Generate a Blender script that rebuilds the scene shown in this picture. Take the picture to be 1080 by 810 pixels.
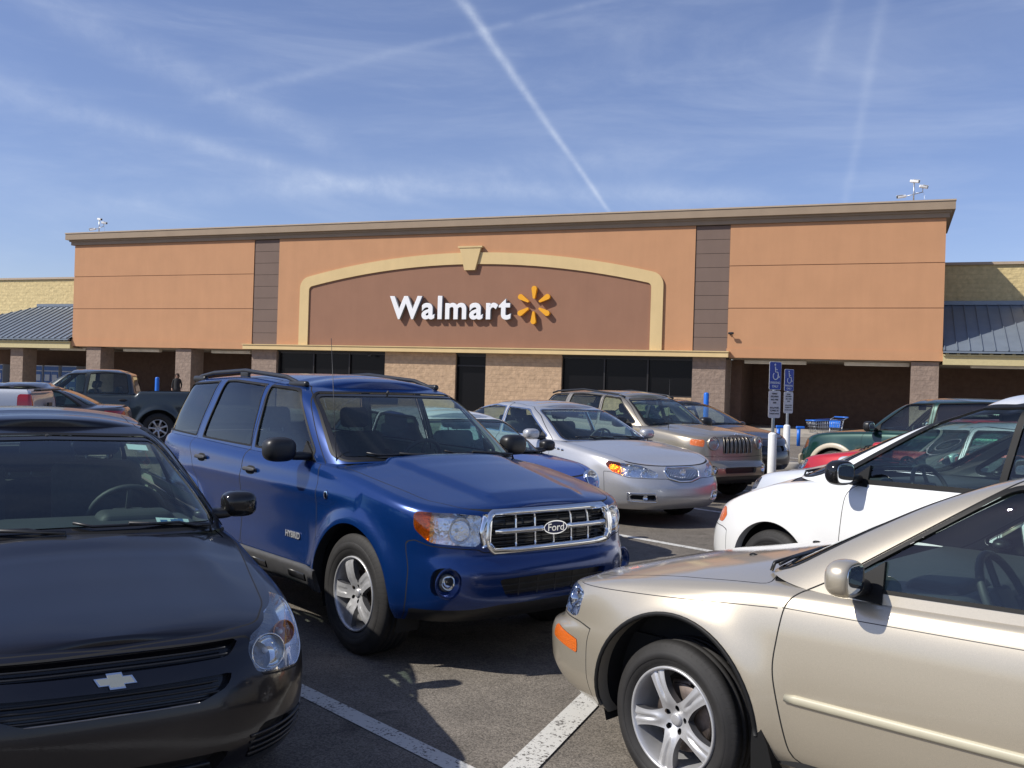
import bpy, math, random
import numpy as np
from mathutils import Vector, Matrix
R = math.radians
rnd = random.Random(7)
for o in list(bpy.data.objects):
    bpy.data.objects.remove(o)
scene = bpy.context.scene
COL = scene.collection

# ------------------------------------------------------------------ camera
F_PX, PITCH, ROLL, CAM_H = 1020.0, 0.0024, 0.0306, 1.65
cam_d = bpy.data.cameras.new('camera')
cam = bpy.data.objects.new('camera', cam_d)
COL.objects.link(cam)
cam_d.sensor_width = 36.0
cam_d.lens = 36.0 * F_PX / 1080.0
cam_d.clip_start = 0.05
cam_d.clip_end = 4000
cam.matrix_world = (Matrix.Translation((0, 0, CAM_H)) @ Matrix.Rotation(R(90) + PITCH, 4, 'X') @ Matrix.Rotation(ROLL, 4, 'Z'))
scene.camera = cam

# ------------------------------------------------------------------ light
FA = R(-21.36)                                   # facade direction
EU = Vector((math.cos(FA), math.sin(FA), 0))
EN = Vector((-math.sin(FA), math.cos(FA), 0))
SUN_TRAVEL = (EU * 1.0 + EN * 0.78 + Vector((0, 0, -1.16))).normalized()
sun_d = bpy.data.lights.new('sun', 'SUN')
sun_d.energy = 4.9
sun_d.angle = R(0.55)
sun_d.color = (1.0, 0.95, 0.87)
sun = bpy.data.objects.new('sun', sun_d)
COL.objects.link(sun)
sun.rotation_euler = SUN_TRAVEL.to_track_quat('-Z', 'Y').to_euler()
TS = -SUN_TRAVEL
scene.view_settings.view_transform = 'Standard'
scene.view_settings.look = 'None'
scene.view_settings.gamma = 1
scene.cycles.transparent_max_bounces = 24
scene.cycles.max_bounces = 10
scene.view_settings.exposure = 0.12

def dirpx(px, py):
    """direction in the world that the photograph's pixel looks at (used once, for the contrails far away in the sky)"""
    a, b = px - 540, py - 405
    c, s = math.cos(ROLL), math.sin(ROLL)
    u, v = (a * c + b * s) / F_PX, (-a * s + b * c) / F_PX
    cp, sp = math.cos(PITCH), math.sin(PITCH)
    return Vector((u, cp + v * sp, sp - v * cp)).normalized()

world = bpy.data.worlds.new('World')
scene.world = world
world.use_nodes = True
WN = world.node_tree
WN.nodes.clear()
def wn(t, **k):
    n = WN.nodes.new(t)
    for a, b in k.items():
        setattr(n, a, b)
    return n
def wl(a, b):
    WN.links.new(a, b)
w_out = wn('ShaderNodeOutputWorld'); w_bg = wn('ShaderNodeBackground')
w_bg.inputs['Strength'].default_value = 0.095
w_sky = wn('ShaderNodeTexSky', sky_type='NISHITA', sun_disc=False)
w_sky.sun_elevation = math.asin(TS.z)
w_sky.sun_rotation = math.atan2(TS.x, TS.y)
w_sky.altitude = 300; w_sky.air_density = 1.0; w_sky.dust_density = 0.4; w_sky.ozone_density = 2.2
w_tc = wn('ShaderNodeTexCoord')
def wmath(op, a, b=None, c=None, clamp=False):
    n = wn('ShaderNodeMath', operation=op, use_clamp=clamp)
    for i, x in enumerate((a, b, c)):
        if x is None: continue
        if isinstance(x, (int, float)): n.inputs[i].default_value = x
        else: wl(x, n.inputs[i])
    return n.outputs[0]
def wdot(v):
    n = wn('ShaderNodeVectorMath', operation='DOT_PRODUCT')
    wl(w_tc.outputs['Generated'], n.inputs[0]); n.inputs[1].default_value = v
    return n.outputs['Value']
def wramp(x, a, b):
    n = wn('ShaderNodeMapRange', interpolation_type='SMOOTHSTEP')
    wl(x, n.inputs['Value']); n.inputs['From Min'].default_value = a; n.inputs['From Max'].default_value = b
    return n.outputs[0]
def wnoise(scale, detail=6, rough=0.6, sc=(1, 1, 1), rot=(0, 0, 0), dist=0.0):
    m = wn('ShaderNodeMapping'); wl(w_tc.outputs['Generated'], m.inputs[0])
    m.inputs['Scale'].default_value = sc; m.inputs['Rotation'].default_value = rot
    n = wn('ShaderNodeTexNoise'); wl(m.outputs[0], n.inputs['Vector'])
    n.inputs['Scale'].default_value = scale; n.inputs['Detail'].default_value = detail
    n.inputs['Roughness'].default_value = rough; n.inputs['Distortion'].default_value = dist
    return n.outputs['Fac']
CONTRAILS = [  # p0, p1 (photo pixels of two directions), width at p0, at p1, strength, fade beyond p0/p1
    ((487, 0), (640, 222),   .0050, .0020, .25, .3, .015),
    ((0, 96), (395, 201), .012, .006, .12, .3, .10),
    ((330, 196), (740, 206), .010, .009, .12, .08, .12),
    ((650, -2), (230, 102), .003, .005, .075, .3, .05),
    ((932, 0), (890, 216), .006, .004, .075, .2, .02),
    ((100, 30), (345, 152), .016, .012, .09, .1, .06),
    ((885, -5), (868, 60), .006, .008, .06, .1, .05),
    ((120, 215), (640, 168), .012, .014, .07, .1, .1),
]
fine = wnoise(38, 4, .6)
wisp = wnoise(9, 5, .6)
wisp2 = wnoise(22, 6, .7, (1, 1, 1), (0, 0, 0), .8)
total = None
for p0, p1, w0, w1, st, f0, f1 in CONTRAILS:
    d0, d1 = dirpx(*p0), dirpx(*p1)
    nrm = d0.cross(d1).normalized()
    along = (d1 - d0).normalized()
    L = (d1 - d0).length
    t0 = d0.dot(along)
    dist = wmath('ABSOLUTE', wmath('ADD', wdot(nrm), wmath('MULTIPLY', wmath('SUBTRACT', wisp, .5), .007)))
    t = wmath('DIVIDE', wmath('SUBTRACT', wdot(along), t0), L)           # 0..1 along the trail
    w = wmath('ADD', wmath('MULTIPLY', t, w1 - w0), w0)
    w = wmath('MAXIMUM', w, .0012)
    g = wmath('DIVIDE', dist, w)
    g = wmath('POWER', 2.718, wmath('MULTIPLY', wmath('MULTIPLY', g, g), -1.0))
    m = wmath('MULTIPLY', wramp(t, -f0 / L - .001, 0.0), wramp(t, 1.0 + f1 / L, 1.0 - .02))
    m = wmath('MULTIPLY', m, wmath('MULTIPLY', g, st))
    m = wmath('MULTIPLY', m, wmath('ADD', wmath('MULTIPLY', wmath('MULTIPLY', fine, wisp2), 4.2), -.05))
    total = m if total is None else wmath('ADD', total, m)
cir = wramp(wnoise(2.6, 8, .62, (1, 1, 4.5), (0.12, 0.32, 0.2), .6), .42, .80)
cir2 = wramp(wnoise(7, 6, .6, (1, 1, 5), (0.0, -0.25, 0.5), .4), .45, .85)
cl = wmath('ADD', wmath('MULTIPLY', cir, .17), wmath('MULTIPLY', cir2, .09))
total = wmath('ADD', wmath('ADD', total, cl), .05, clamp=True)
w_mix = wn('ShaderNodeMix', data_type='RGBA')
wl(total, w_mix.inputs['Factor']); 
w_tint = wn('ShaderNodeMix', data_type='RGBA', blend_type='MULTIPLY'); w_tint.inputs['Factor'].default_value = 1
wl(w_sky.outputs[0], w_tint.inputs[6]); w_tint.inputs[7].default_value = (1.02, .99, 1.22, 1)
wl(w_tint.outputs[2], w_mix.inputs[6]); w_mix.inputs[7].default_value = (7.6, 8.4, 9.8, 1)
wl(w_mix.outputs[2], w_bg.inputs['Color']); wl(w_bg.outputs[0], w_out.inputs[0])

# ------------------------------------------------------------------ materials
def mat_new(name):
    m = bpy.data.materials.new(name); m.use_nodes = True
    return m, m.node_tree, m.node_tree.nodes['Principled BSDF']
def pin(b, **k):
    N = dict(color='Base Color', rough='Roughness', metal='Metallic', coat='Coat Weight', coat_rough='Coat Roughness', spec='Specular IOR Level', trans='Transmission Weight', ior='IOR', alpha='Alpha', emit='Emission Strength', ecol='Emission Color', sheen='Sheen Weight', aniso='Anisotropic')
    for a, v in k.items():
        if a in ('color', 'ecol') and len(v) == 3: v = (*v, 1)
        b.inputs[N[a]].default_value = v
def nn(nt, t, **k):
    n = nt.nodes.new(t)
    for a, b in k.items(): setattr(n, a, b)
    return n
def simple(name, color, rough=.5, metal=0., var=0., vscale=8., bump=0., bscale=60., **k):
    m, nt, b = mat_new(name); pin(b, color=color, rough=rough, metal=metal, **k)
    if var or bump:
        tc = nn(nt, 'ShaderNodeTexCoord')
        if var:
            n = nn(nt, 'ShaderNodeTexNoise'); nt.links.new(tc.outputs['Object'], n.inputs['Vector'])
            n.inputs['Scale'].default_value = vscale; n.inputs['Detail'].default_value = 6
            mr = nn(nt, 'ShaderNodeMapRange'); nt.links.new(n.outputs['Fac'], mr.inputs[0])
            mr.inputs[1].default_value = .3; mr.inputs[2].default_value = .7
            mr.inputs[3].default_value = 1 - var; mr.inputs[4].default_value = 1 + var
            v = nn(nt, 'ShaderNodeVectorMath', operation='SCALE'); v.inputs[0].default_value = color[:3]
            nt.links.new(mr.outputs[0], v.inputs['Scale']); nt.links.new(v.outputs[0], b.inputs['Base Color'])
        if bump:
            n = nn(nt, 'ShaderNodeTexNoise'); nt.links.new(tc.outputs['Object'], n.inputs['Vector'])
            n.inputs['Scale'].default_value = bscale; n.inputs['Detail'].default_value = 5
            bp = nn(nt, 'ShaderNodeBump'); bp.inputs['Strength'].default_value = bump; bp.inputs['Distance'].default_value = .02
            nt.links.new(n.outputs['Fac'], bp.inputs['Height']); nt.links.new(bp.outputs[0], b.inputs['Normal'])
    return m
def paint(name, color, flake=.5, rough=.38, inner=(.16, .155, .14), dirt=.10, coat=1.0):
    """car paint outside, interior trim on the inner face of the sheet"""
    m, nt, b = mat_new(name)
    pin(b, color=color, metal=flake, rough=rough, coat=coat, coat_rough=.03, ior=1.5)
    tc = nn(nt, 'ShaderNodeTexCoord')
    n = nn(nt, 'ShaderNodeTexNoise'); nt.links.new(tc.outputs['Object'], n.inputs[0]); n.inputs['Scale'].default_value = 2.3; n.inputs['Detail'].default_value = 7
    n2 = nn(nt, 'ShaderNodeTexNoise'); nt.links.new(tc.outputs['Object'], n2.inputs[0]); n2.inputs['Scale'].default_value = 900; n2.inputs['Detail'].default_value = 1
    # flake
    mr = nn(nt, 'ShaderNodeMapRange'); nt.links.new(n2.outputs['Fac'], mr.inputs[0]); mr.inputs[1].default_value = .3; mr.inputs[2].default_value = .75; mr.inputs[3].default_value = .86; mr.inputs[4].default_value = 1.16
    v = nn(nt, 'ShaderNodeVectorMath', operation='SCALE'); v.inputs[0].default_value = color[:3]; nt.links.new(mr.outputs[0], v.inputs['Scale'])
    # road dust film, thicker low down
    sx = nn(nt, 'ShaderNodeSeparateXYZ'); nt.links.new(tc.outputs['Object'], sx.inputs[0])
    lo = nn(nt, 'ShaderNodeMapRange'); nt.links.new(sx.outputs['Z'], lo.inputs[0]); lo.inputs[1].default_value = .75; lo.inputs[2].default_value = .2; lo.inputs[3].default_value = .25; lo.inputs[4].default_value = 1
    ds = nn(nt, 'ShaderNodeMapRange'); nt.links.new(n.outputs['Fac'], ds.inputs[0]); ds.inputs[1].default_value = .38; ds.inputs[2].default_value = .75; ds.inputs[3].default_value = .2; ds.inputs[4].default_value = 1
    mu = nn(nt, 'ShaderNodeMath', operation='MULTIPLY'); nt.links.new(lo.outputs[0], mu.inputs[0]); nt.links.new(ds.outputs[0], mu.inputs[1])
    mu2 = nn(nt, 'ShaderNodeMath', operation='MULTIPLY'); nt.links.new(mu.outputs[0], mu2.inputs[0]); mu2.inputs[1].default_value = dirt
    mx = nn(nt, 'ShaderNodeMix', data_type='RGBA'); nt.links.new(mu2.outputs[0], mx.inputs['Factor']); nt.links.new(v.outputs[0], mx.inputs[6]); mx.inputs[7].default_value = (.21, .18, .14, 1)
    nt.links.new(mx.outputs[2], b.inputs['Base Color'])
    cr = nn(nt, 'ShaderNodeMapRange'); nt.links.new(mu2.outputs[0], cr.inputs[0]); cr.inputs[1].default_value = 0; cr.inputs[2].default_value = .2; cr.inputs[3].default_value = .025; cr.inputs[4].default_value = .28
    nt.links.new(cr.outputs[0], b.inputs['Coat Roughness'])
    # very slight orange peel
    n3 = nn(nt, 'ShaderNodeTexNoise'); nt.links.new(tc.outputs['Object'], n3.inputs[0]); n3.inputs['Scale'].default_value = 130; n3.inputs['Detail'].default_value = 2
    bp = nn(nt, 'ShaderNodeBump'); bp.inputs['Strength'].default_value = .02; bp.inputs['Distance'].default_value = .01; nt.links.new(n3.outputs['Fac'], bp.inputs['Height'])
    nt.links.new(bp.outputs[0], b.inputs['Coat Normal'])
    b2 = nn(nt, 'ShaderNodeBsdfPrincipled'); pin(b2, color=inner, rough=.8)
    g = nn(nt, 'ShaderNodeNewGeometry'); ms = nn(nt, 'ShaderNodeMixShader')
    nt.links.new(g.outputs['Backfacing'], ms.inputs[0]); nt.links.new(b.outputs[0], ms.inputs[1]); nt.links.new(b2.outputs[0], ms.inputs[2])
    nt.links.new(ms.outputs[0], nt.nodes['Material Output'].inputs[0])
    return m
def glass_mat(name, tint=(.62, .74, .70), refl=1.0, rough=0.0):
    m, nt, b = mat_new(name)
    nt.nodes.remove(b)
    tr = nn(nt, 'ShaderNodeBsdfTransparent'); tr.inputs[0].default_value = (*tint, 1)
    gl = nn(nt, 'ShaderNodeBsdfGlossy'); gl.inputs['Roughness'].default_value = rough; gl.inputs[0].default_value = (refl, refl, refl, 1)
    lw = nn(nt, 'ShaderNodeNewGeometry'); dt = nn(nt, 'ShaderNodeVectorMath', operation='DOT_PRODUCT'); nt.links.new(lw.outputs['Normal'], dt.inputs[0]); nt.links.new(lw.outputs['Incoming'], dt.inputs[1])
    ab = nn(nt, 'ShaderNodeMath', operation='ABSOLUTE'); nt.links.new(dt.outputs['Value'], ab.inputs[0])
    sb = nn(nt, 'ShaderNodeMath', operation='SUBTRACT'); sb.inputs[0].default_value = 1; nt.links.new(ab.outputs[0], sb.inputs[1])
    pw = nn(nt, 'ShaderNodeMath', operation='POWER'); nt.links.new(sb.outputs[0], pw.inputs[0]); pw.inputs[1].default_value = 4.5
    fr = nn(nt, 'ShaderNodeMath', operation='MULTIPLY_ADD'); nt.links.new(pw.outputs[0], fr.inputs[0]); fr.inputs[1].default_value = .88; fr.inputs[2].default_value = .06
    ms = nn(nt, 'ShaderNodeMixShader'); nt.links.new(fr.outputs[0], ms.inputs[0]); nt.links.new(tr.outputs[0], ms.inputs[1]); nt.links.new(gl.outputs[0], ms.inputs[2])
    nt.links.new(ms.outputs[0], nt.nodes['Material Output'].inputs[0])
    return m
M = {}
M['glass'] = glass_mat('auto_glass', (.70, .84, .79))
M['privacy'] = glass_mat('privacy_glass', (.16, .19, .19))
M['lens'] = glass_mat('lamp_lens', (.93, .95, .97))
M['rubber'] = simple('rubber', (.009, .009, .009), .55, spec=.25)
M['gap'] = simple('panel_gap', (.006, .006, .006), .9)
M['black'] = simple('black_plastic', (.013, .013, .014), .40, var=.15, vscale=14)
M['gloss_black'] = simple('gloss_black', (.012, .012, .013), .12)
M['grey_plastic'] = simple('grey_cladding', (.045, .045, .047), .6, var=.15, vscale=20, bump=.1, bscale=300)
M['chrome'] = simple('chrome', (.80, .81, .82), .08, 1.0)
M['reflector'] = simple('lamp_reflector', (.90, .91, .93), .2, 1.0, bump=.5, bscale=45)
M['amber'] = simple('amber_lens', (.72, .15, .012), .18, 0, coat=1, bump=.5, bscale=160)
M['amber_clear'] = glass_mat('amber_clear', (1.0, .36, .06))
M['red_lens'] = simple('red_lens', (.42, .008, .012), .12, 0, coat=1)
M['bulb'] = simple('bulb', (.75, .75, .75), .1, .3)
M['dark'] = simple('dark_underbody', (.012, .012, .012), .85)
M['cabin_dark'] = simple('cabin_plastic', (.035, .036, .036), .6, var=.1)
M['cabin_grey'] = simple('cabin_fabric', (.06, .06, .058), .9, var=.15, vscale=40)
M['cabin_tan'] = simple('cabin_tan', (.30, .27, .21), .85, var=.1, vscale=30)
M['alloy'] = simple('alloy_silver', (.50, .50, .505), .38, .5, var=.07, vscale=25)
M['alloy_dark'] = simple('alloy_dark_grey', (.22, .22, .23), .35, .8)  # darker grey alloy for spoke sides, lamp walls and small fittings
M['disc'] = simple('brake_iron', (.16, .13, .115), .5, .8, var=.3, vscale=30)
M['steel'] = simple('galvanised_steel', (.45, .46, .47), .38, .8, var=.12)
M['white_paint'] = simple('white_enamel', (.78, .78, .76), .35, var=.05)
M['blue_paint'] = simple('blue_enamel', (.01, .13, .55), .35, var=.08)
M['mirror'] = simple('mirror_glass', (.85, .87, .88), .02, 1.0)
M['sticker_white'] = simple('sticker_paper', (.62, .74, .70), .6)
M['sticker_blue'] = simple('sticker_blue', (.05, .14, .30), .5)
def tyre_mat():
    m, nt, b = mat_new('tyre_rubber'); pin(b, color=(.024, .023, .022), rough=.72)
    tc = nn(nt, 'ShaderNodeTexCoord'); sx = nn(nt, 'ShaderNodeSeparateXYZ'); nt.links.new(tc.outputs['Object'], sx.inputs[0])
    def mt(op, a, b_=None, c=None):
        n = nn(nt, 'ShaderNodeMath', operation=op)
        for i, x in enumerate((a, b_, c)):
            if x is None: continue
            if isinstance(x, (int, float)): n.inputs[i].default_value = x
            else: nt.links.new(x, n.inputs[i])
        return n.outputs[0]
    X, Y, Z = sx.outputs[0], sx.outputs[1], sx.outputs[2]
    ang = mt('ARCTAN2', Z, X)
    r2 = mt('SQRT', mt('ADD', mt('MULTIPLY', X, X), mt('MULTIPLY', Z, Z)))
    skew = mt('ADD', mt('MULTIPLY', ang, 68.0), mt('MULTIPLY', mt('ABSOLUTE', Y), 60.0))
    tread = mt('GREATER_THAN', mt('SINE', skew), 0.55)
    mask = mt('GREATER_THAN', r2, mt('MULTIPLY', 1.0, TYRE_R_HINT))
    h = mt('MULTIPLY', mt('MULTIPLY', tread, mask), -1.0)
    ns = nn(nt, 'ShaderNodeTexNoise'); nt.links.new(tc.outputs['Object'], ns.inputs[0]); ns.inputs['Scale'].default_value = 9; ns.inputs['Detail'].default_value = 6
    mr = nn(nt, 'ShaderNodeMapRange'); nt.links.new(ns.outputs[0], mr.inputs[0]); mr.inputs[1].default_value = .3; mr.inputs[2].default_value = .75; mr.inputs[3].default_value = .8; mr.inputs[4].default_value = 1.6
    v = nn(nt, 'ShaderNodeVectorMath', operation='SCALE'); v.inputs[0].default_value = (.015, .014, .0135); nt.links.new(mr.outputs[0], v.inputs['Scale']); nt.links.new(v.outputs[0], b.inputs['Base Color'])
    bp = nn(nt, 'ShaderNodeBump'); bp.inputs['Strength'].default_value = 1; bp.inputs['Distance'].default_value = .02
    nt.links.new(h, bp.inputs['Height']); nt.links.new(bp.outputs[0], b.inputs['Normal'])
    return m
TYRE_R_HINT = .296
M['tyre'] = tyre_mat()

# ------------------------------------------------------------------ object helpers
def tag(o, label=None, cat=None, group=None, kind=None):
    if label: o['label'] = label
    if cat: o['category'] = cat
    if group: o['group'] = group
    if kind: o['kind'] = kind
    return o
def empty(name, loc=(0, 0, 0), rz=0.0, parent=None):
    o = bpy.data.objects.new(name, None); o.empty_display_size = .2
    COL.objects.link(o); o.location = loc; o.rotation_euler = (0, 0, rz)
    if parent: o.parent = parent
    return o
def link(name, me, mats, parent=None, loc=None):
    for m in (mats if isinstance(mats, (list, tuple)) else [mats]): me.materials.append(m)
    o = bpy.data.objects.new(name, me); COL.objects.link(o)
    if parent: o.parent = parent
    if loc: o.location = loc
    return o
class MB:
    """plain mesh collector"""
    def __init__(s): s.v = []; s.f = []; s.m = []; s.sm = []
    def add(s, vs, fs, mi=0, smooth=False):
        b = len(s.v); s.v += [tuple(v) for v in vs]
        s.f += [tuple(i + b for i in f) for f in fs]; s.m += [mi] * len(fs); s.sm += [smooth] * len(fs); return s
    def box(s, x0, x1, y0, y1, z0, z1, mi=0, mx=None, bev=0.0):
        if bev > 0:
            return s.sbox(((x0 + x1) / 2, (y0 + y1) / 2, (z0 + z1) / 2), (abs(x1 - x0), abs(y1 - y0), abs(z1 - z0)), bev, mi, mx)
        vs = [Vector(p) for p in ((x0, y0, z0), (x1, y0, z0), (x1, y1, z0), (x0, y1, z0), (x0, y0, z1), (x1, y0, z1), (x1, y1, z1), (x0, y1, z1))]
        if mx: vs = [mx @ v for v in vs]
        return s.add(vs, [(0, 3, 2, 1), (4, 5, 6, 7), (0, 1, 5, 4), (1, 2, 6, 5), (2, 3, 7, 6), (3, 0, 4, 7)], mi)
    def sbox(s, c, size, r, mi=0, mx=None, n=3):
        """box with rounded edges"""
        h = [d / 2 for d in size]; r = min(r, *h)
        us = [-1] * 1
        def axis(hh):
            a = [-(hh - r) - r * math.cos(R(90) * i / n) for i in range(n + 1)]
            return a
        # cube sphere style: grid of each face over rounded coords
        vs = []; fs = []
        g = [(-1, R(-45) + R(45) * i / n) for i in range(n)] + [(0, 0)] 
        def pt(d):
            # d = direction on the cube surface in [-1,1]^3 : inner box point + r * normal
            inner = [math.copysign(h[i] - r, d[i][0]) if d[i][0] else 0 for i in range(3)]
            return inner
        ts = [(-1, math.tan(R(-45) + R(45) * i / n)) for i in range(n + 1)] + [(1, math.tan(R(45) * i / n)) for i in range(n + 1)]
        K = len(ts)
        for ax in range(3):
            for sg in (-1, 1):
                b = len(vs); a1, a2 = (ax + 1) % 3, (ax + 2) % 3
                for i in range(K):
                    for j in range(K):
                        d = [0, 0, 0]; d[ax] = sg; d[a1] = ts[i][1]; d[a2] = ts[j][1]
                        L = math.sqrt(sum(q * q for q in d))
                        base = [0, 0, 0]; base[ax] = sg * (h[ax] - r); base[a1] = ts[i][0] * (h[a1] - r); base[a2] = ts[j][0] * (h[a2] - r)
                        p = Vector([c[q] + base[q] + r * d[q] / L for q in range(3)])
                        vs.append(mx @ p if mx else p)
                for i in range(K - 1):
                    for j in range(K - 1):
                        q = (b + i * K + j, b + (i + 1) * K + j, b + (i + 1) * K + j + 1, b + i * K + j + 1)
                        fs.append(q if sg > 0 else q[::-1])
        return s.add(vs, fs, mi, True)
    def prism(s, pts, a, b, axis='y', mi=0, smooth=False, mx=None):
        """polygon pts in the other two axes extruded between a and b; ccw seen from +axis for x/z"""
        n = len(pts)
        def P(u, v, w): return {'x': (w, u, v), 'y': (u, w, v), 'z': (u, v, w)}[axis]
        vs = [Vector(P(u, v, a)) for u, v in pts] + [Vector(P(u, v, b)) for u, v in pts]
        if mx: vs = [mx @ q for q in vs]
        area = sum(pts[i][0] * pts[(i + 1) % n][1] - pts[(i + 1) % n][0] * pts[i][1] for i in range(n))
        flip = (area < 0) ^ (axis == 'y') ^ (b < a)
        fs = [tuple(range(n))[::-1], tuple(range(n, 2 * n))] + [(i, (i + 1) % n, n + (i + 1) % n, n + i) for i in range(n)]
        if flip: fs = [f[::-1] for f in fs]
        s.add(vs, fs[:2], mi, False); bse = len(s.v) - 2 * n
        s.f += [tuple(i + bse for i in f) for f in fs[2:]]; s.m += [mi] * n; s.sm += [smooth] * n
        return s
    def tube(s, path, r, n=8, mi=0, cap=True, closed=False):
        path = [Vector(p) for p in path]; N = len(path); rs = r if isinstance(r, (list, tuple)) else [r] * N
        vs = []; up = Vector((0, 0, 1)); prev = None
        for i, p in enumerate(path):
            a = path[(i - 1) % N] if (i > 0 or closed) else p; b = path[(i + 1) % N] if (i < N - 1 or closed) else p
            t = (b - a).normalized()
            u = (prev - t * prev.dot(t)) if prev is not None else (up - t * up.dot(t))
            if u.length < 1e-4: u = Vector((1, 0, 0)) - t * t.x
            u.normalize(); prev = u; w = t.cross(u)
            for k in range(n):
                q = 2 * math.pi * k / n; vs.append(p + (u * math.cos(q) + w * math.sin(q)) * rs[i])
        fs = []
        for i in range(N if closed else N - 1):
            j = (i + 1) % N
            for k in range(n): fs.append((i * n + k, i * n + (k + 1) % n, j * n + (k + 1) % n, j * n + k))
        b0 = len(s.v); s.add(vs, fs, mi, True)
        if cap and not closed:
            s.f += [tuple(b0 + k for k in range(n))[::-1], tuple(b0 + (N - 1) * n + k for k in range(n))]; s.m += [mi] * 2; s.sm += [False] * 2
        return s
    def lathe(s, prof, n=32, axis='z', c=(0, 0, 0), mi=0, smooth=True, a0=0, a1=360, flip=False):
        """prof: list of (r, h)"""
        full = abs(a1 - a0 - 360) < 1e-6; K = n if full else n + 1; vs = []
        for r, h in prof:
            for k in range(K):
                q = R(a0 + (a1 - a0) * k / n); ca, sa = r * math.cos(q), r * math.sin(q)
                p = {'z': (ca, sa, h), 'y': (ca, h, sa), 'x': (h, ca, sa)}[axis]
                vs.append((p[0] + c[0], p[1] + c[1], p[2] + c[2]))
        fs = []
        for i in range(len(prof) - 1):
            for k in range(n):
                k2 = (k + 1) % K
                f = (i * K + k, i * K + k2, (i + 1) * K + k2, (i + 1) * K + k)
                if axis == 'y': f = f[::-1]
                fs.append(f[::-1] if flip else f)
        return s.add(vs, fs, mi, smooth)
    def ellipsoid(s, c, rad, e=2.0, nu=24, nv=14, mi=0, mx=None):
        """superellipsoid, e>2 squarer"""
        vs = []; fs = []; k = 2.0 / e
        sp = lambda v: math.copysign(abs(v) ** k, v)
        for i in range(nv + 1):
            a = -math.pi / 2 + math.pi * i / nv
            for j in range(nu):
                b = 2 * math.pi * j / nu
                p = Vector((c[0] + rad[0] * sp(math.cos(a)) * sp(math.cos(b)), c[1] + rad[1] * sp(math.cos(a)) * sp(math.sin(b)), c[2] + rad[2] * sp(math.sin(a))))
                vs.append(mx @ p if mx else p)
        for i in range(nv):
            for j in range(nu): fs.append((i * nu + j, i * nu + (j + 1) % nu, (i + 1) * nu + (j + 1) % nu, (i + 1) * nu + j))
        return s.add(vs, fs, mi, True)
    def build(s, name, mats, parent=None, loc=None):
        me = bpy.data.meshes.new(name); me.from_pydata([tuple(v) for v in s.v], [], s.f)
        me.polygons.foreach_set('material_index', s.m); me.polygons.foreach_set('use_smooth', s.sm)
        me.update()
        return link(name, me, mats, parent, loc)
def text(name, body, size, loc, rot, ext, mat, parent=None, align='CENTER', off=0.0, bev=0.0, sx=1.0, space=1.0):
    c = bpy.data.curves.new(name, 'FONT'); c.body = body; c.size = size; c.extrude = ext; c.offset = off
    c.align_x = align; c.align_y = 'CENTER'; c.bevel_depth = bev; c.bevel_resolution = 1; c.space_character = space
    o = bpy.data.objects.new(name, c); COL.objects.link(o); c.materials.append(mat)
    o.location = loc; o.rotation_euler = rot; o.scale = (sx, 1, 1)
    bpy.context.view_layer.update()
    me = bpy.data.meshes.new_from_object(o.evaluated_get(bpy.context.evaluated_depsgraph_get()))
    o2 = bpy.data.objects.new(name, me); COL.objects.link(o2); o2.matrix_basis = o.matrix_basis.copy()
    bpy.data.objects.remove(o); bpy.data.curves.remove(c); o2.name = name
    if parent: o2.parent = parent
    return o2
# ------------------------------------------------------------------ curves
class Curve:
    """monotone cubic through (x, value) pairs"""
    def __init__(s, pts):
        pts = sorted(pts); s.x = np.array([p[0] for p in pts], float); s.y = np.array([p[1] for p in pts], float)
        h = np.diff(s.x); d = np.diff(s.y) / h; n = len(s.x); m = np.zeros(n)
        if n > 2:
            for i in range(1, n - 1):
                if d[i - 1] * d[i] > 0:
                    w1, w2 = 2 * h[i] + h[i - 1], h[i] + 2 * h[i - 1]
                    m[i] = (w1 + w2) / (w1 / d[i - 1] + w2 / d[i])
        m[0] = d[0]; m[-1] = d[-1]; s.m = m
    def __call__(s, q):
        q = np.clip(np.asarray(q, float), s.x[0], s.x[-1])
        i = np.clip(np.searchsorted(s.x, q) - 1, 0, len(s.x) - 2)
        h = s.x[i + 1] - s.x[i]; t = (q - s.x[i]) / h
        return ((1 + 2 * t) * (1 - t) ** 2 * s.y[i] + t * (1 - t) ** 2 * h * s.m[i] + t * t * (3 - 2 * t) * s.y[i + 1] + t * t * (t - 1) * h * s.m[i + 1])
def CV(p):
    if isinstance(p, (int, float)): return Curve([(-9, p), (9, p)])
    return Curve(p)
def rpoly(pts, r=.04, n=5):
    """polygon with rounded corners"""
    out = []; N = len(pts)
    for i in range(N):
        p = np.array(pts[i][:2], float); rr = pts[i][2] if len(pts[i]) > 2 else r
        a = np.array(pts[i - 1][:2], float); b = np.array(pts[(i + 1) % N][:2], float)
        da, db = a - p, b - p; la, lb = np.linalg.norm(da), np.linalg.norm(db)
        k = min(rr, la * .48, lb * .48)
        if k < 1e-4: out.append(tuple(p)); continue
        A, B = p + da / la * k, p + db / lb * k
        for j in range(n + 1):
            t = j / n; out.append(tuple((1 - t) ** 2 * A + 2 * t * (1 - t) * p + t * t * B))
    return out
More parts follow.
